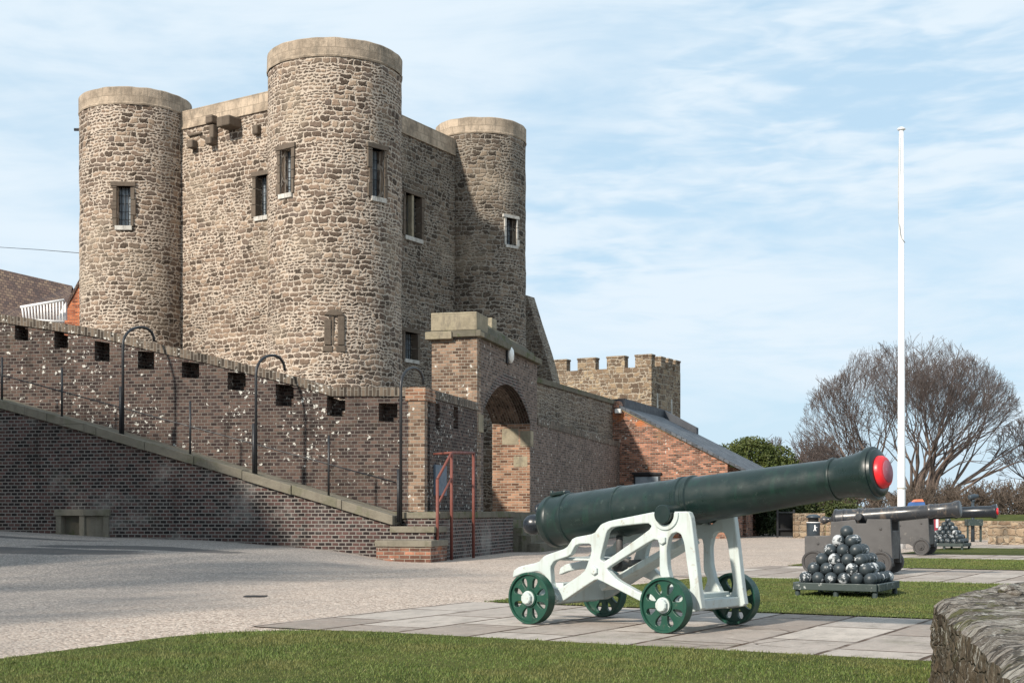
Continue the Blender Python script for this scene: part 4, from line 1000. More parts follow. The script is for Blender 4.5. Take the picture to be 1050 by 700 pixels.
def segs_mesh(segs, n=4):
    k = len(segs); P0 = np.array([tuple(s[0]) for s in segs]); P1 = np.array([tuple(s[1]) for s in segs]); R0 = np.array([s[2] for s in segs]); R1 = np.array([s[3] for s in segs])
    t = P1-P0; t /= np.maximum(np.linalg.norm(t, axis=1, keepdims=True), 1e-6)
    ref = np.where(np.abs(t[:, 2:3]) < .9, np.array([[0, 0, 1.]]), np.array([[1., 0, 0]])); u = np.cross(t, ref); u /= np.linalg.norm(u, axis=1, keepdims=True); w = np.cross(t, u)
    v = np.zeros((k, 2, n, 3))
    for i in range(n):
        a = 2*PI*i/n; dirv = u*math.cos(a)+w*math.sin(a)
        v[:, 0, i] = P0+dirv*R0[:, None]; v[:, 1, i] = P1+dirv*R1[:, None]
    base = (np.arange(k)*2*n)[:, None, None]
    f = np.array([[i, (i+1) % n, n+(i+1) % n, n+i] for i in range(n)])[None]+base
    return v.reshape(-1, 3), f.reshape(-1, 4)
def bare_tree(name, base, seeds, label, cat, height, r0, depth, bound, spread, up, stems=1, lean=.0, minr=.012, twigm='twig', kids=(3, 4), group=None, wig=.1):
    rnd = random.Random(seeds); segs = []
    for s_ in range(stems):
        a = s_*2.39996+rnd.uniform(-.3, .3); ln = height*.27*rnd.uniform(.85, 1.1)
        lk = lean*math.sqrt((s_+.5)/stems)*1.35
        d = V((math.cos(a)*lk, math.sin(a)*lk, 1)) if stems > 1 else V((0, 0, 1))
        off = V((math.cos(a), math.sin(a), 0))*(r0*1.1 if stems > 1 else 0)
        grow(V(base)+off, d, ln, r0*(1 if stems == 1 else .75), depth, rnd, segs, up, spread, kids, minr, bound, wig)
    t = empty(name, base); tag(t, label, cat, group)
    big = [s_ for s_ in segs if s_[4] <= 1]; small = [s_ for s_ in segs if s_[4] > 1]
    v, f = segs_mesh(big, 7); o = numpy_obj('trunk', v, f, MT['bark'], t)
    v, f = segs_mesh(small, 3); o = numpy_obj('crown', v, f, MT[twigm], t)
    return t, len(segs)
TB = pl2(935, 76)
def ell(c, rx, ry, rz): return lambda p: ((p.x-c.x)/rx)**2+((p.y-c.y)/ry)**2+((p.z-c.z)/rz)**2 < 1
cb = V((TB.x, TB.y, 2.6))
def rough_ell(c, rx, ry, rz): return lambda p: ((p.x-c.x)/rx)**2+((p.y-c.y)/ry)**2+((p.z-c.z)/rz)**2 < 1+.10*mn.noise(p*.6)+.22*mn.noise(p*2.2)
big, ns = bare_tree('bare_tree', TB, 9, 'large bare winter tree with a wide domed crown behind the flagpole', 'tree', 12.8, .25, 6, rough_ell(cb, 6.9, 6.5, 8.0), .48, .13, stems=12, lean=1.05, minr=.0075, kids=(3, 4), wig=.12)
tr2, _ = bare_tree('bare_tree', pl2(1075, 80), 11, 'bare winter tree partly cut off at the right edge', 'tree', 9.0, .25, 5, ell(V((pl2(1075, 80).x, 80, 2.5)), 4.0, 4, 4.6), .55, .14, stems=4, lean=.5, minr=.012, kids=(3, 4))
tr3, _ = bare_tree('bare_tree', pl2(818, 84), 21, 'low bare reddish tree between evergreen dome and large tree', 'tree', 7.5, .16, 5, ell(V((pl2(818, 84).x, 84, 1.6)), 3.4, 3, 5.0), .6, .1, stems=5, lean=.6, minr=.012)
tr4, _ = bare_tree('bare_tree', pl2(860, 82), 22, 'low bare reddish tree left of the large tree', 'tree', 7.5, .16, 5, ell(V((pl2(860, 82).x, 82, 1.6)), 3.0, 3, 4.4), .6, .1, stems=5, lean=.6, minr=.012)
# undergrowth: brown leafless shrubs
proto = None
for i, (x, D, sc) in enumerate(((845, 66, 1.0), (872, 68, 1.15), (898, 65, .95), (924, 68, 1.05), (950, 66, 1.0), (976, 69, 1.15), (1003, 66, 1.1), (1030, 68, 1.3), (1056, 66, 1.3), (1085, 67, 1.3))):
    if proto is None:
        proto, _ = bare_tree('bare_shrub', pl2(x, D), 31, 'x', 'shrub', 3.6, .05, 4, ell(V((pl2(x, D).x, D, .4)), 1.7, 1.5, 2.6), .75, .05, stems=14, lean=1.3, minr=.012, twigm='twig_brown', group='brown leafless shrubs under the large tree', wig=.16)
        o = proto
    else:
        o = copy_tree(proto); o.location = pl2(x, D); o.rotation_euler = (0, 0, i*1.7)
    sc2 = sc*random.uniform(.62, 1.05); o.scale = (sc, sc, sc2)
    o['label'] = 'tangled brown leafless shrub in the low row beneath the large bare tree'
def leafy(name, c, rx, ry, rz, count, size, m_, label, cat, seed=1, trunk=True, base_cut=-1, lumps=9, group=None):
    r = np.random.default_rng(seed)
    L_ = [(np.array([0, 0, 0.]), np.array([.8, .8, .8]))]
    for k in range(lumps):
        a = r.uniform(0, 2*PI); el = r.uniform(-.1, 1.3); L_.append((np.array([math.cos(a)*math.cos(el), math.sin(a)*math.cos(el), math.sin(el)])*.6, np.full(3, r.uniform(.28, .46))))
    per = count//len(L_); pts = []
    for cc, rr in L_:
        kk = per*3 if cc[2] == 0 and rr[0] == .8 else per
        d = r.normal(size=(kk, 3)); d /= np.linalg.norm(d, axis=1, keepdims=True)
        rad = r.uniform(.78, 1.03, (kk, 1)); pts.append(cc+d*rr*rad)
    p = np.concatenate(pts); p = p[p[:, 2] > base_cut]; k = len(p)
    p = p*np.array([rx, ry, rz])+np.array(c)
    nrm = r.normal(size=(k, 3)); nrm /= np.linalg.norm(nrm, axis=1, keepdims=True)
    u = np.cross(nrm, r.normal(size=(k, 3))); u /= np.linalg.norm(u, axis=1, keepdims=True); w = np.cross(nrm, u)
    s_ = size*r.uniform(.6, 1.4, (k, 1))
    v = np.stack([p-u*s_, p+w*s_*.5, p+u*s_, p-w*s_*.5], 1).reshape(-1, 3)
    t = empty(name, (c[0], c[1], 0)); tag(t, label, cat, group)
    numpy_obj('crown', v, np.arange(k*4).reshape(-1, 4), m_, t)
    if trunk:
        m = Mesh(); m.tube([V((c[0], c[1], 0)), V((c[0]+.1, c[1], c[2]*.5)), V((c[0], c[1], c[2]))], [.25, .2, .1], 7)
        for q_ in range(4):
            a = q_*1.6; m.tube([V((c[0], c[1], c[2]*.5)), V((c[0]+math.cos(a)*rx*.6, c[1]+math.sin(a)*ry*.6, c[2]+rz*.3))], [.12, .04], 5)
        build('trunk', m, MT['bark'], t)
    return t
P_ = pl2(776, 74); leafy('evergreen_tree', (P_.x-.15, 74, 1.95), 3.2, 2.8, 3.5, 38000, .075, MT['evergreen'], 'dense rounded olive-green evergreen tree beyond the slate roof', 'tree', 3, lumps=16)
P_ = pl2(722, 73); leafy('evergreen_shrub', (P_.x+1.0, 75, .8), 1.6, 2.0, 1.9, 8000, .08, MT['hedge'], 'dark low shrub behind the slate roof eave', 'shrub', 8)
P_ = pl2(793, 58); leafy('hedge', (P_.x, 58.5, .9), 1.0, .9, 1.7, 12000, .06, MT['hedge'], 'clipped dark hedge beside the black gate', 'hedge', 5, trunk=False)
P_ = pl2(818, 60); leafy('hedge', (P_.x, 60.5, .9), .9, .9, 1.3, 8000, .06, MT['ivy'], 'dark hedge standing behind the black gate', 'hedge', 15, trunk=False)
P_ = pl2(860, 60); leafy('ivy_shrub', (P_.x, 61, .4), 1.8, 1.2, 1.5, 8000, .06, MT['ivy'], 'low ivy-green shrub behind the bin and wall', 'shrub', 6, trunk=False)
# off-frame tree at the left whose bare crown shades the yard and the ramp wall
ts, _ = bare_tree('bare_tree', V((-15.5, 9.5, 0)), 77, 'bare tree standing left of the yard beyond the frame', 'tree', 14.0, .30, 5, ell(V((-15.5, 9.5, 6.2)), 6.2, 6.5, 6.9), .55, .12, stems=5, lean=.8, minr=.014)
ts2, _ = bare_tree('bare_tree', V((-17.5, 21.0, 0)), 78, 'second bare tree left of the ramp beyond the frame', 'tree', 12.0, .36, 6, ell(V((-17.4, 21.0, 4.9)), 6.3, 7, 5.6), .55, .08, stems=9, lean=.8, minr=.024)
# earth bank under the shrubs
m = Mesh(); m.prism([(0, 0), (1.2, .5), (5, .9), (14, .9), (16, 0)], (pl2(820, 57), EY, EZ, V((1, -.05, 0)).normalized()), 0, 32); o = build('bank', m, MT['lawn']); tag(o, kind='structure')

# ---------------------------------------------------------------- far low walls, gate, bin, telescope
vwall('low_stone_wall', [(pl2(815.5, 54), hz(526, 54)), (pl2(846, 54.0), hz(525.5, 54))], .45, MT['field_stone'], 'buff field-stone wall behind the litter bin', 'stone wall')
vwall('low_stone_wall', [(pl2(846.5, 53.9), hz(531, 54)), (pl2(930, 52), hz(533, 52)), (pl2(1090, 49), hz(534.5, 49))], .5, MT['field_stone'], 'long low field-stone wall closing the far side of the lawns', 'stone wall')
vwall('low_stone_wall', [(pl2(1013, 44), hz(541, 44)), (pl2(1022, 44), hz(539.5, 44)), (pl2(1100, 42.5), hz(539, 42.5))], .6, MT['field_stone'], 'short rough stone wall at the right edge nearer than the long one', 'stone wall')
m = Mesh(); P0 = pl2(1024, 43); m.box((P0, EX, EZ, EY), (0, 0, 0), (.34, .27, .3)); o = build('stone_block', m, MT['field_stone'], None, .03); tag(o, 'single pale stone block on the grass before the short wall', 'stone')
gt = empty('black_gate', pl2(806, 55)); tag(gt, 'black timber gate between the hedge and stone wall', 'gate')
m = Mesh(); P0 = pl2(796.5, 55)
m.box((P0, EX, EZ, EY), (0, 0, 0), (.07, 1.12, .1)); m.box((P0, EX, EZ, EY), (.66, 0, 0), (.73, 1.12, .1)); m.box((P0, EX, EZ, EY), (.07, .30, .02), (.66, .36, .08)); m.box((P0, EX, EZ, EY), (.07, .98, .02), (.66, 1.04, .08)); build('gate_frame', m, MT['black_iron'], gt)
m = Mesh(); m.box((P0, EX, EZ, EY), (.07, .05, .12), (.66, .96, .16)); build('gate_board', m, MT['dark'], gt)
bn = empty('litter_bin', pl2(834, 52.6)); tag(bn, 'dark navy round litter bin with a white emblem by the stone wall', 'litter bin')
bp = pl2(834, 52.6)
m = Mesh(); m.lathe([(0, .22), (.04, .25), (.50, .26), (.60, .26), (.62, .27), (.63, .22)], bp, EZ, EX, 24); build('body', m, MT['bin_blue'], bn)
m = Mesh(); m.lathe([(0, .20), (.16, .20)], bp+EZ*.63, EZ, EX, 20); build('opening', m, MT['dark'], bn)
m = Mesh(); m.lathe([(0, .26), (.03, .275), (.08, .26), (.14, .14), (.15, .01)], bp+EZ*.79, EZ, EX, 24); build('lid', m, MT['bin_blue'], bn)
m = Mesh(); m.lathe([(0, .272), (.03, .272)], bp+EZ*.615, EZ, EX, 24, cap=False); build('rim_band', m, MT['pole_white'], bn)
m = Mesh(); fr = (bp+V((0, -.262, .40)), EX, EZ, EY)   # small white tidy-person like mark
m.lathe([(0, .028), (.008, .028)], bp+V((.0, -.266, .50)), EY, EX, 12); m.prism([(-.02, .07), (.03, .07), (.03, -.02), (.06, -.10), (.03, -.10), (0, -.03), (-.03, -.10), (-.06, -.10), (-.02, 0)], fr, -.008, 0); m.box(fr, (.03, .03, -.008), (.09, .05, 0)); build('emblem', m, MT['pole_white'], bn)
tl = empty('coin_telescope', pl2(998, 47)); tag(tl, 'dark viewing telescope on a pillar beyond the red-muzzled gun', 'telescope')
tp = pl2(997.5, 47); zt = hz(505, 47)
m = Mesh(); m.tube([tp, tp+EZ*(zt-.28)], [.07, .05], 8); build('pillar', m, MT['bin_blue'], tl)
m = Mesh(); m.lathe([(-.2, .05), (-.16, .09), (.1, .10), (.18, .07), (.24, .075)], tp+EZ*(zt-.14), V((.8, .5, .1)), EZ, 12); m.lathe([(-.12, .03), (0, .1)], tp+EZ*(zt-.24), EZ, EX, 10); build('telescope_head', m, MT['bin_blue'], tl)
m = Mesh(); m.box((tp, EX, EZ, EY), (-.22, hz(538, 47)-.02, -.2), (.28, hz(532, 47), .2)); m.box((tp, EX, EZ, EY), (.24, 0, -.04), (.30, .75, .04)); m.box((tp, EX, EZ, EY), (-.2, 0, -.04), (-.15, .6, .04)); build('foot_platform', m, MT['stand_green'], tl)
m = Mesh(); fr = (pl2(948, 46), EX, EZ, EY); m.box(fr, (0, .35, 0), (.50, .95, .05)); bd = build('striped_board', m, MT['red_cloth']); tag(bd, 'small dark red board with white bars beside the far cannonball pile', 'board')
m = Mesh(); m.box(fr, (.0, .72, -.02), (.22, .80, -.002)); m.box(fr, (.10, .38, -.0202), (.19, .721, -.0022)); build('white_bar', m, MT['white_plain'], bd)
m = Mesh(); m.box(fr, (.38, .5, -.02), (.46, .8, -.002)); build('white_bar', m, MT['white_plain'], bd)
m = Mesh(); fr = (pl2(934, 49), EX, EZ, EY); m.box(fr, (-.05, 0, 0), (.02, 1.2, .05)); m.box(fr, (.40, 0, 0), (.47, 1.2, .05)); m.prism([(-.08, 1.16), (0, 1.36), (.2, 1.42), (.46, 1.38), (.52, 1.16)], fr, -.1, .3); aw = build('small_awning', m, MT['blue_cloth']); tag(aw, 'small blue and orange cover just above the second gun barrel', 'awning')
m = Mesh(); m.prism([(.10, 1.39), (.2, 1.48), (.38, 1.49), (.44, 1.40)], fr, -.12, .3); build('orange_top', m, MT['orange_cloth'], aw)

# flagpole
FPp = pl2(924.3, 38); fp = empty('flagpole', FPp); tag(fp, 'tall white flagpole rising behind the guns', 'flagpole')
zf = hz(134, 38); m = Mesh(); m.lathe([(0, .115), (.9, .112), (zf, .060)], FPp, EZ, EX, 20); build('pole', m, MT['pole_white'], fp)
m = Mesh(); m.lathe([(0, .05), (.02, .11), (.05, .11), (.09, .05), (.10, .001)], FPp+EZ*zf, EZ, EX, 16); build('truck_cap', m, MT['pole_white'], fp)
m = Mesh(); m.lathe([(0, .118), (.04, .118)], FPp+EZ*hz(501, 38), EZ, EX, 20, cap=False); build('joint_band', m, MT['sill'], fp)
m = Mesh(); pr_ = [at(x, y, 37.88) for x, y in ((922.2, 138), (921.7, 170), (921.2, 205), (921.6, 228), (923.5, 243), (928, 249))]; m.tube(pr_, .012, 5); build('halyard', m, MT['sill'], fp)

# ---------------------------------------------------------------- the great green gun
G = V((.77, -.64, 0)).normalized(); Pp = V((.64, .77, 0)).normalized(); GC = V((1.08, 12.60, 0))
def gpt(x, y, p=0): return on_line(x, y, GC+Pp*p, G)         # pixel -> (s, z) on the gun's lengthwise plane
def gl_(s_, p, z): return GC+G*s_+Pp*p+EZ*z
b0 = gpt(567, 534.5); b1 = gpt(893, 485.5)
ax = V((G.x*(b1[0]-b0[0]), G.y*(b1[0]-b0[0]), b1[1]-b0[1])); BL = ax.length; ax.normalize(); BO = gl_(b0[0], 0, b0[1])
gun = empty('garrison_gun', GC); tag(gun, 'long dark green cannon with red muzzle plug on white iron carriage', 'cannon')
def sx(x): s_ = gpt(x, 500)[0]; return (s_-b0[0])*BL/(b1[0]-b0[0])   # pixel column -> distance along barrel
def ring(a, r, w=.022, h=.014): return [(a-w, r), (a-w*.8, r+h*.8), (a, r+h), (a+w*.8, r+h*.8), (a+w, r)]
prof = [(-.12, .03), (-.11, .09), (-.085, .15), (-.05, .20), (-.045, .218), (-.02, .222), (-.015, .245), (.0, .256), (.05, .258), (.065, .246), (.075, .243)]
prof += ring(sx(587), .246, .03, .012) + [(sx(620), .242)] + ring(sx(640), .238, .02, .008) + [(sx(690), .222)]
prof += [(sx(700), .222), (sx(701), .232), (sx(705), .234), (sx(706), .222), (sx(709), .221), (sx(710), .230), (sx(714), .230), (sx(715), .213)]
prof += [(sx(760), .201), (sx(820), .182), (sx(852), .172)] + ring(sx(857), .172, .018, .014) + [(sx(861), .171), (sx(868), .174), (sx(878), .184), (sx(886), .200), (BL-.005, .212), (BL, .224), (BL+.03, .228), (BL+.05, .222), (BL+.052, .205), (BL+.075, .198), (BL+.085, .180), (BL+.09, .15), (BL+.088, .11), (BL-.15, .105)]
prof = [(a_, r_*.97) for a_, r_ in prof]
prof = sorted(prof[:-6], key=lambda q_: q_[0]) + prof[-6:]
m = Mesh(); m.lathe(prof, BO, ax, EZ, 72, True, False); br = build('barrel', m, MT['gun_green'], gun)
e_ = br.modifiers.new('es', 'EDGE_SPLIT'); e_.split_angle = math.radians(35)
m = Mesh(); cb_ = BO-ax*.23; m.lathe([(-.12, .001), (-.112, .042), (-.085, .078), (-.04, .100), (.01, .100), (.05, .076), (.075, .056), (.10, .058), (.15, .095)], cb_, ax, EZ, 28, True, False); build('cascabel', m, MT['gun_black'], br)
# breeching loop over the cascabel
upv = (EZ-ax*EZ.dot(ax)).normalized()
m = Mesh(); m.tube([cb_+ax*(.10+.0*k)-ax*.0+upv*(.07+.055*(1-math.cos(PI*k/8*2)))+Pp*(.07*math.sin(2*PI*k/8)) for k in range(9)], .022, 8); build('breech_loop', m, MT['gun_black'], br)
m = Mesh(); m.lathe([(0, .132), (.045, .136), (.075, .132), (.095, .118), (.104, .100), (.107, .001)], BO+ax*(BL+.04), ax, EZ, 40); mp = build('muzzle_plug', m, MT['red_paint'], br)
m = Mesh(); m.lathe([(0, .092), (.004, .090), (.005, .001)], BO+ax*(BL+.146), ax, EZ, 40); build('plug_face', m, MT['worn_red'], mp)
m = Mesh(); vt = BO+ax*.12+upv*.24; m.box((vt, ax, Pp, upv), (-.09, -.05, 0), (.09, .05, .035)); m.tube([BO+ax*.02+upv*.25, BO+ax*.02+upv*.30], .02, 6); build('vent_patch', m, MT['gun_green'], br, .01)
# trunnions
tx = gpt(682, 527, -.40); TS = tx[0]; TZ = tx[1]
for sgn in (-1, 1):
    m = Mesh(); m.lathe([(.12, .084), (.445, .084), (.452, .078), (.454, .001)], gl_(TS, 0, TZ), Pp*sgn, EZ, 32); o = build('trunnion', m, MT['gun_green'], br)
    e_ = o.modifiers.new('es', 'EDGE_SPLIT'); e_.split_angle = math.radians(35)
# carriage brackets (cheeks), traced outline given its real place, size and thickness
PB = .36
def cz(pts, p=-PB-.035): return [gpt(500+a/3.182, 440+b_/3.182, p) for a, b_ in pts]
def smooth_poly(P, closed=True, r=.35):                     # round the corners by corner cutting
    Q = []
    n_ = len(P)
    for i in range(n_):
        a, b_ = P[i], P[(i+1) % n_]
        Q.append((a[0]*(1-r*.6)+b_[0]*r*.6, a[1]*(1-r*.6)+b_[1]*r*.6)); Q.append((a[0]*r*.6+b_[0]*(1-r*.6), a[1]*r*.6+b_[1]*(1-r*.6)))
    return Q
outer = cz([(80, 484), (84, 460), (102, 447), (165, 433), (185, 411), (256, 387), (278, 353), (346, 340), (369, 309), (396, 298), (546, 268), (600, 262), (655, 268), (664, 290), (677, 400), (692, 538), (700, 590), (640, 600), (560, 585), (500, 562), (360, 489), (346, 492), (236, 566), (205, 568), (190, 480), (165, 462), (112, 470)])
hl = [cz([(388, 332), (405, 318), (522, 305), (534, 315), (526, 328), (380, 432), (366, 424), (372, 396)]),
      cz([(284, 380), (300, 373), (336, 373), (338, 400), (318, 458), (300, 475), (232, 520), (208, 512), (203, 450), (216, 429), (268, 412)]),
      cz([(388, 456), (400, 445), (540, 358), (556, 362), (560, 380), (560, 470), (574, 500), (560, 540), (500, 535), (420, 490)]),
      cz([(598, 500), (586, 450), (583, 390), (590, 355), (600, 340), (616, 335), (630, 342), (640, 370), (648, 430), (660, 510), (655, 550), (625, 555)])]
hl = [smooth_poly(h_, r=.24) for h_ in hl]
i_ = 11                                                     # seat of the trunnion: a round notch in the top edge
arcn = [(TS+.092*math.cos(t_), TZ+.092*math.sin(t_)) for t_ in [math.radians(165+210*k/14) for k in range(15)]]
o1_ = smooth_poly(outer, r=.22)
lo_ = [p for p in o1_]
cut = [k for k, p in enumerate(lo_) if abs(p[0]-TS) < .14 and p[1] > TZ-.02]
outer_s = lo_[:cut[0]]+arcn+lo_[cut[-1]+1:] if cut else lo_
frb = (GC, G, EZ, Pp)
car = []
for sgn in (-1, 1):
    m = Mesh(); d0, d1 = (-PB-.035, -PB+.035) if sgn < 0 else (PB-.035, PB+.035)
    m.plate(outer_s, hl, frb, d0, d1, .010, 2)
    bk = build('carriage_cheek', m, MT['white_iron'], gun)
    # trunnion cup ring
    m = Mesh(); c = gl_(TS, sgn*(PB+.0), TZ)
    A0 = [math.radians(172+196*k/18) for k in range(19)]
    ringp = [(TS+.138*math.cos(t_), TZ+.138*math.sin(t_)) for t_ in A0]+[(TS+.094*math.cos(t_), TZ+.094*math.sin(t_)) for t_ in A0[::-1]]
    m.prism(ringp, frb, sgn*(PB+.0), sgn*(PB+.050)); build('trunnion_cup', m, MT['white_iron'], bk, .006)
    for (a, b_) in ((350, 460), (572, 360), (640, 560), (222, 548)):
        m = Mesh(); s_, z_ = gpt(500+a/3.182, 440+b_/3.182, -PB-.035); m.lathe([(.03, .040), (.055, .040), (.060, .034), (.06, .001)], gl_(s_, sgn*PB, z_), Pp*sgn, EZ, 6, False); build('bolt', m, MT['white_iron'], bk)
# transoms and bed
def tbox(x0, x1, y0, y1, name, mm, p0=-PB+.03, p1=PB-.03, bev=.01):
    a = gpt(500+x0/3.182, 440+y0/3.182, -PB); b_ = gpt(500+x1/3.182, 440+y1/3.182, -PB)
    m = Mesh(); m.box(frb, (a[0], b_[1], p0), (b_[0], a[1], p1)); return build(name, m, MT[mm], gun, bev)
tbox(212, 330, 418, 430, 'bed_plate', 'white_iron')
tbox(205, 240, 500, 566, 'transom', 'white_iron'); tbox(650, 688, 556, 590, 'transom', 'white_iron')
# diagonal plank and elevating gear between the cheeks
a = gpt(500+320/3.182, 440+520/3.182, -PB); b_ = gpt(500+590/3.182, 440+365/3.182, -PB)
m = Mesh(); A, B2 = V((a[0], a[1])), V((b_[0], b_[1])); dv = (B2-A).normalized(); nv = V((-dv.y, dv.x))
m.prism([tuple(A+nv*.03), tuple(B2+nv*.03), tuple(B2-nv*.03), tuple(A-nv*.03)], frb, -.14, .14); build('quoin_board', m, MT['white_iron'], gun, .008)
m = Mesh(); e0 = gpt(500+410/3.182, 440+440/3.182, -.1)
m.tube([gl_(e0[0], -PB+.03, e0[1]), gl_(e0[0], PB-.03, e0[1])], .035, 10); m.tube([gl_(e0[0], 0, e0[1]-.06), gl_(e0[0], 0, e0[1]+.38)], .032, 10)
m.lathe([(-.05, .07), (.05, .07), (.07, .05)], gl_(e0[0], 0, e0[1]), Pp, EZ, 12, False)
m.tube([gl_(e0[0]+.0, -.10, e0[1]), gl_(e0[0]+.10, -.10, e0[1]+.06), gl_(e0[0]+.20, -.12, e0[1]+.03)], .02, 8)
build('elevating_screw', m, MT['carriage_grey'], gun)
# axles and wheels
WR = .238
def wheel_center(x, y): 
    return gpt(x, y, -.60)
def make_wheel(parent, c, sgn, R=WR, rim_w=.105, green='wheel_green', hubm='white_iron', spokes=8):
    axd = Pp*sgn
    fr = (c, G, EZ, axd)
    outer_c = [(R*math.cos(2*PI*k/56), R*math.sin(2*PI*k/56)) for k in range(56)]
    holes = []
    for k in range(spokes):
        t = 2*PI*(k+.5)/spokes; ct, st_ = math.cos(t), math.sin(t); H_ = []
        for q_ in range(14):
            a = 2*PI*q_/14; rr = R*(.61+.215*math.cos(a)); wd = R*(.108+.050*math.cos(a))*math.sin(a)
            H_.append((rr*ct-wd*st_, rr*st_+wd*ct))
        holes.append(H_)
    m = Mesh(); m.plate([(p[0]*.99, p[1]*.99) for p in outer_c], holes, fr, -.018+.012, .018+.012, .004, 1)
    m.lathe([(-rim_w/2, R*.90), (-rim_w/2, R*.99), (-rim_w/2+.006, R), (rim_w/2-.006, R), (rim_w/2, R*.99), (rim_w/2, R*.915), (.026, R*.895), (-.01, R*.895), (-rim_w/2, R*.90)], c, axd, EZ, 56, False, False)
    m.lathe([(.026, R*.36), (.045, R*.34), (.047, R*.2)], c, axd, EZ, 28, False, False)
    w_ = build('wheel', m, MT[green], parent)
    m = Mesh(); m.lathe([(.0, R*.235), (.085, R*.235), (.095, R*.20), (.096, .001)], c, axd, EZ, 10, False); m.lathe([(.03, R*.29), (.055, R*.29), (.056, R*.2)], c, axd, EZ, 24, False); build('hub', m, MT[hubm], w_)
    return w_
cf = gpt(681, 622.0, -.60); cr = gpt(543, 615.0, -.60)
SF, SR = cf[0], cr[0]
for s_, sgn in ((SF, -1), (SF, 1), (SR, -1), (SR, 1)):
    make_wheel(gun, gl_(s_, sgn*.57, WR+.013), sgn)
for s_ in (SF, SR):
    m = Mesh(); m.tube([gl_(s_, -.56, WR+.013), gl_(s_, .56, WR+.013)], .045, 12); m.box(frb, (s_-.06, WR-.06, -PB-.02), (s_+.06, WR+.09, PB+.02)); build('axle', m, MT['white_iron'], gun, .008)

# ---------------------------------------------------------------- grey guns behind
def grey_gun(origin, g, label, barrel_m, plug=False, blen=2.35, muz=.135, elev=.07, wheels=True, zax=.93):
    g = V((g[0], g[1], 0)).normalized(); p = V((-g.y, g.x, 0))
    if p.y < 0: p = -p
    gn = empty('terrace_gun', origin); tag(gn, label, 'cannon')
    fr = (V(origin), g, EZ, p)
    prof = [(-.80, .16), (-.78, .165), (-.74, .165), (-.72, .152), (-.45, .150), (-.44, .158), (-.40, .158), (-.39, .148), (.10, .136), (.11, .148), (.15, .148), (.16, .134), (.9, .112), (1.25, .104), (1.27, .114), (1.31, .114), (1.33, .104), (blen-.92, .108), (blen-.85, .130), (blen-.80, .133), (blen-.78, .12), (blen-.77, .07)]
    k = muz/.133; prof = [(a if a > .1 else .1-(.1-a)*.42, r*k) for a, r in prof]; BS = .52
    axd = (g+EZ*elev).normalized(); o_ = V(origin)+EZ*zax+g*-.05
    m = Mesh(); m.lathe([(-.86+BS, .05), (-.84+BS, .11)]+prof, o_, axd, EZ, 40, True, True); b = build('barrel', m, MT[barrel_m], gn)
    e_ = b.modifiers.new('es', 'EDGE_SPLIT'); e_.split_angle = math.radians(35)
    m = Mesh(); m.lathe([(-1.08, .001), (-1.06, .045), (-1.01, .068), (-.96, .055), (-.92, .035), (-.88, .045), (-.84, .10)], o_+axd*BS, axd, EZ, 20, True, False); build('cascabel', m, MT[barrel_m], b)
    for sgn in (-1, 1):
        m = Mesh(); m.lathe([(.08, .055), (.30, .055), (.302, .001)], o_+axd*.18, p*sgn, EZ, 20, False); build('trunnion', m, MT[barrel_m], b)
        a_, c_ = (-.30, -.22) if sgn < 0 else (.22, .30)
        m = Mesh(); m.plate([(-.78, .20), (-.78, .62), (-.34, .63), (-.33, .86), (.08, .90), (.10, .84), (.26, .84), (.28, .91), (.66, .91), (.70, .18), (.3, .20), (.2, .26), (-.4, .26), (-.5, .2)], [], fr, a_, c_, .008, 1); ck = build('carriage_cheek', m, MT['carriage_grey'], gn)
        for (x_, z_) in ((-.55, .5), (0, .7), (0, .4), (.5, .75), (.5, .4)):
            m = Mesh(); m.lathe([(.035, .028), (.05, .024), (.055, .001)], V(origin)+g*x_+EZ*z_+p*sgn*.26, p*sgn, EZ, 10, False); build('bolt', m, MT['wheel_grey'], ck)
    m = Mesh(); m.box(fr, (-.6, .30, -.22), (-.35, .55, .22)); m.box(fr, (.35, .25, -.22), (.68, .72, .22)); m.box(fr, (-.5, .52, -.15), (.3, .58, .15)); build('transom', m, MT['carriage_grey'], gn, .01)
    for s_ in (-.60, .52):
        m = Mesh(); m.box(fr, (s_-.07, .12, -.31), (s_+.07, .26, .31)); m.tube([V(origin)+g*s_+EZ*.19-p*.44, V(origin)+g*s_+EZ*.19+p*.44], .03, 10); build('axle', m, MT['carriage_grey'], gn)
        for sgn in (-1, 1):
            c = V(origin)+g*s_+EZ*.192+p*sgn*.38
            m = Mesh(); m.lathe([(-.05, .18), (-.044, .192), (.044, .192), (.05, .18), (.045, .155), (.03, .145), (.03, .08), (.05, .072), (.05, .03), (.085, .03), (.086, .001)], c, p*sgn, EZ, 32, False, True); build('wheel', m, MT['wheel_grey'], gn)
    if plug:
        m = Mesh(); m.lathe([(0, .085), (.03, .085), (.04, .05), (.042, .001)], o_+axd*(blen-.78), axd, EZ, 20); build('muzzle_plug', m, MT['red_paint'], b)
    return gn
g2c = pl2(877, 22.95); grey_gun((g2c.x, g2c.y, .012), (.870, -.4926), 'weathered grey cannon on a plain grey wooden carriage behind the nearer balls', 'gun_bronze', False, 2.55, .14, .085)
g3c = pl2(926, 33.0); grey_gun((g3c.x, g3c.y, .012), (.870, -.4926), 'farther dark cannon with a red muzzle on a grey carriage', 'gun_black', True, 3.0, .17, .03, zax=.97)

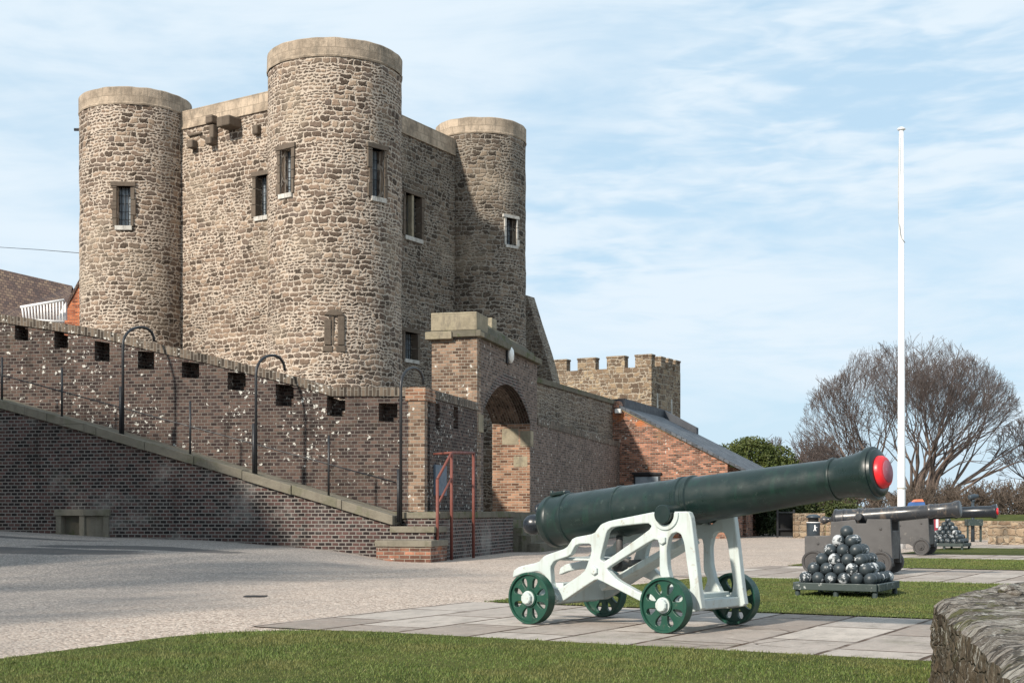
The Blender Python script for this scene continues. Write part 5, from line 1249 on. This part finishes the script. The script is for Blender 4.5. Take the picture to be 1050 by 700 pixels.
# ---------------------------------------------------------------- pyramids of cannonballs
BR = .0795
def ball_pile(o_, near, n0=6):
    which = 'nearer' if near else 'farther'
    f, r_ = V((.870, -.4926, 0)), N1
    stt = empty('cannonball_stand', o_); tag(stt, 'green flaking stand on short feet under the %s cannonball pyramid' % which, 'stand', 'cannonball stands')
    side = 2*BR*n0+.06; hs_ = side/2
    frs = (V(o_), f, EZ, r_)
    m = Mesh(); m.box(frs, (-hs_, .105, -hs_), (hs_, .135, hs_)); 
    for a in (-1, 1): m.box(frs, (-hs_, .075, a*hs_-.025), (hs_, .165, a*hs_+.025)); m.box(frs, (a*hs_-.025, .0752, -hs_+.026), (a*hs_+.025, .1652, hs_-.026))
    build('tray', m, MT['stand_green'], stt, .008)
    for a in (-.93, 0, .93):
        for b_ in (-.93, .93):
            m = Mesh(); m.lathe([(0, .035), (.075, .03)], V(o_)+f*a*hs_+r_*b_*hs_, EZ, EX, 12, False); build('foot', m, MT['stand_green'], stt)
    base = None
    for lv in range(n0):
        k = n0-lv
        for i in range(k):
            for j in range(k):
                edge = i in (0, k-1) or j in (0, k-1)
                if not edge and lv < n0-1: continue                 # buried balls are never seen
                p = V(o_)+f*((i-(k-1)/2)*2*BR)+r_*((j-(k-1)/2)*2*BR)+EZ*(.136+BR+lv*BR*math.sqrt(2)-.0)
                if ball_pile.proto is None:
                    m = Mesh(); m.sphere(V((0, 0, 0)), BR, 28, 18); ball_pile.proto = b = build('cannonball', m, MT['ball'])
                else: b = ball_pile.proto.copy(); COL.objects.link(b)
                b.location = p; b.rotation_euler = (random.uniform(0, 6), random.uniform(0, 6), random.uniform(0, 6))
                if lv == n0-1: lab = 'topmost cannonball of the %s pyramid' % which
                elif lv == 0: lab = 'flaking black and white cannonball in bottom layer of the %s pyramid' % which
                else: lab = 'flaking black and white cannonball in layer %s of the %s pyramid counted from below' % (('one', 'two', 'three', 'four', 'five')[lv], which)
                tag(b, lab, 'cannonball', 'cannonballs stacked in the %s pyramid' % which)
ball_pile.proto = None
A_ = gnd(899, 613, .02)
pc = A_ + V((-.870, .4926, 0))*.50 + N1*.50; pc.z = .02; ball_pile(pc, True)
pc2 = pl2(972, 37.6); pc2.z = .02; ball_pile(pc2, False)

# ---------------------------------------------------------------- rough foreground wall at the right
ZWL = .55
poly = [p+V((.05, 0, 0)) for p in [V((1.20, 2.9, 0)), V((1.45, 3.98, 0)), V((1.83, 5.5, 0)), V((2.20, 7.1, 0)), V((2.36, 7.8, 0)), V((2.75, 8.55, 0)), V((3.3, 9.4, 0)), V((3.9, 10.2, 0)), V((5.2, 11.6, 0)), V((7, 13, 0))]]
inner = [V((5.5, 2.0, 0)), V((5.5, 3.0, 0)), V((5.5, 4, 0)), V((5.6, 5, 0)), V((5.7, 6, 0)), V((5.9, 7, 0)), V((6.3, 8, 0)), V((6.9, 9, 0)), V((7.6, 10, 0)), V((8.6, 11, 0))]
def dens(P, n_):
    Q = []
    for a, b_ in zip(P, P[1:]):
        for k in range(n_): Q.append(a.lerp(b_, k/n_))
    return Q+[P[-1]]
Po, Pi = dens(poly, 26), dens(inner, 26)
fw = empty('foreground_wall', V((2.4, 7, 0))); tag(fw, 'thick rough lichen-covered stone wall top at the right front', 'stone wall')
NW = 70
def dtop(p):
    q_ = V((p.x*1.0, p.y, 0)); c_, s__ = math.cos(.5), math.sin(.5)
    st_ = V(((q_.x*c_+q_.y*s__)*2.2, (-q_.x*s__+q_.y*c_)*9, 0))
    return .008*mn.noise(st_*1.2)+.010*mn.noise(q_*6)+.010*mn.noise(q_*19)+.009*mn.noise(q_*43)
m = Mesh(); idx = {}
for i, (a, b_) in enumerate(zip(Po, Pi)):
    for j in range(NW+1):
        t = (j/NW)**1.6; p = a.lerp(b_, t); jag = .03*mn.noise(V((p.x*5, p.y*5, 3)))*(1-min(1, t*8))
        edge = .05*max(0, 1-t*(b_-a).length/.09)**2
        idx[i, j] = len(m.v); m.v.append(V((p.x+jag, p.y, ZWL+dtop(p)-edge)))
for i in range(len(Po)-1):
    for j in range(NW):
        m.f.append([idx[i, j], idx[i, j+1], idx[i+1, j+1], idx[i+1, j]]); m.sm.append(True); m.uv.append([(0, 0)]*4)
tp_ = build('wall_top', m, MT['coping_rough'], fw)
m = Mesh(); idx = {}; NZ = 26
for i, a in enumerate(Po):
    jag0 = .03*mn.noise(V((a.x*5, a.y*5, 3)))
    dn = (Po[min(i+1, len(Po)-1)]-Po[max(i-1, 0)]).normalized(); nn = V((-dn.y, dn.x, 0))
    for j in range(NZ+1):
        t = j/NZ; z = (ZWL+dtop(a)-.05)*(1-t)-.05*t
        d = (.018*mn.noise(V((a.x*7, a.y*7, z*4)))+.022*mn.noise(V((a.x*20, a.y*20, z*14)))+.015*mn.noise(V((a.x*45, a.y*45, z*40))))*min(1, t*6)+.02*t
        idx[i, j] = len(m.v); m.v.append(V((a.x+jag0, a.y, z))+nn*d)
for i in range(len(Po)-1):
    for j in range(NZ):
        m.f.append([idx[i, j], idx[i+1, j], idx[i+1, j+1], idx[i, j+1]]); m.sm.append(True); m.uv.append([(0, 0)]*4)
build('wall_side', m, MT['side_rough'], fw)
m = Mesh()                                                   # lumps of broken stone on the top
for (x, y, r_, sq) in ((3.05, 8.4, .06, .5), (3.0, 8.15, .05, .4), (3.16, 8.3, .045, .5), (3.6, 9.0, .07, .5)):
    m.sphere(V((x, y, ZWL+.01)), r_, 10, 7, (1, 1, sq))
for i, p in enumerate(m.v): m.v[i] = p+V((mn.noise(p*30), mn.noise(p*31+V((5, 0, 0))), mn.noise(p*29)))*.02
build('loose_stone', m, MT['coping_rough'], fw)
# small white litter by the steps
m = Mesh(); p = gnd(378, 571.5); m.sphere(p+EZ*.06, .11, 8, 6, (1, 1, .8))
for i, q_ in enumerate(m.v): m.v[i] = q_+V((mn.noise(q_*9), mn.noise(q_*8+V((3, 0, 0))), mn.noise(q_*7)))*.07
for k in range(len(m.sm)): m.sm[k] = False
o = build('white_stone', m, MT['white_plain']); tag(o, 'small white painted stone on gravel left of the steps', 'stone')

# iron drain cover and fallen leaves in the yard
m = Mesh(); p = gnd(262, 611.5); fr = (V((p.x, p.y, .004+ground_z(p.x, p.y))), EX, EY, EZ); m.box(fr, (-.13, -.11, 0), (.13, .11, .010))
o = build('drain_cover', m, MT['black_iron']); tag(o, 'small dark iron drain cover flush in the grey forecourt', 'drain cover')
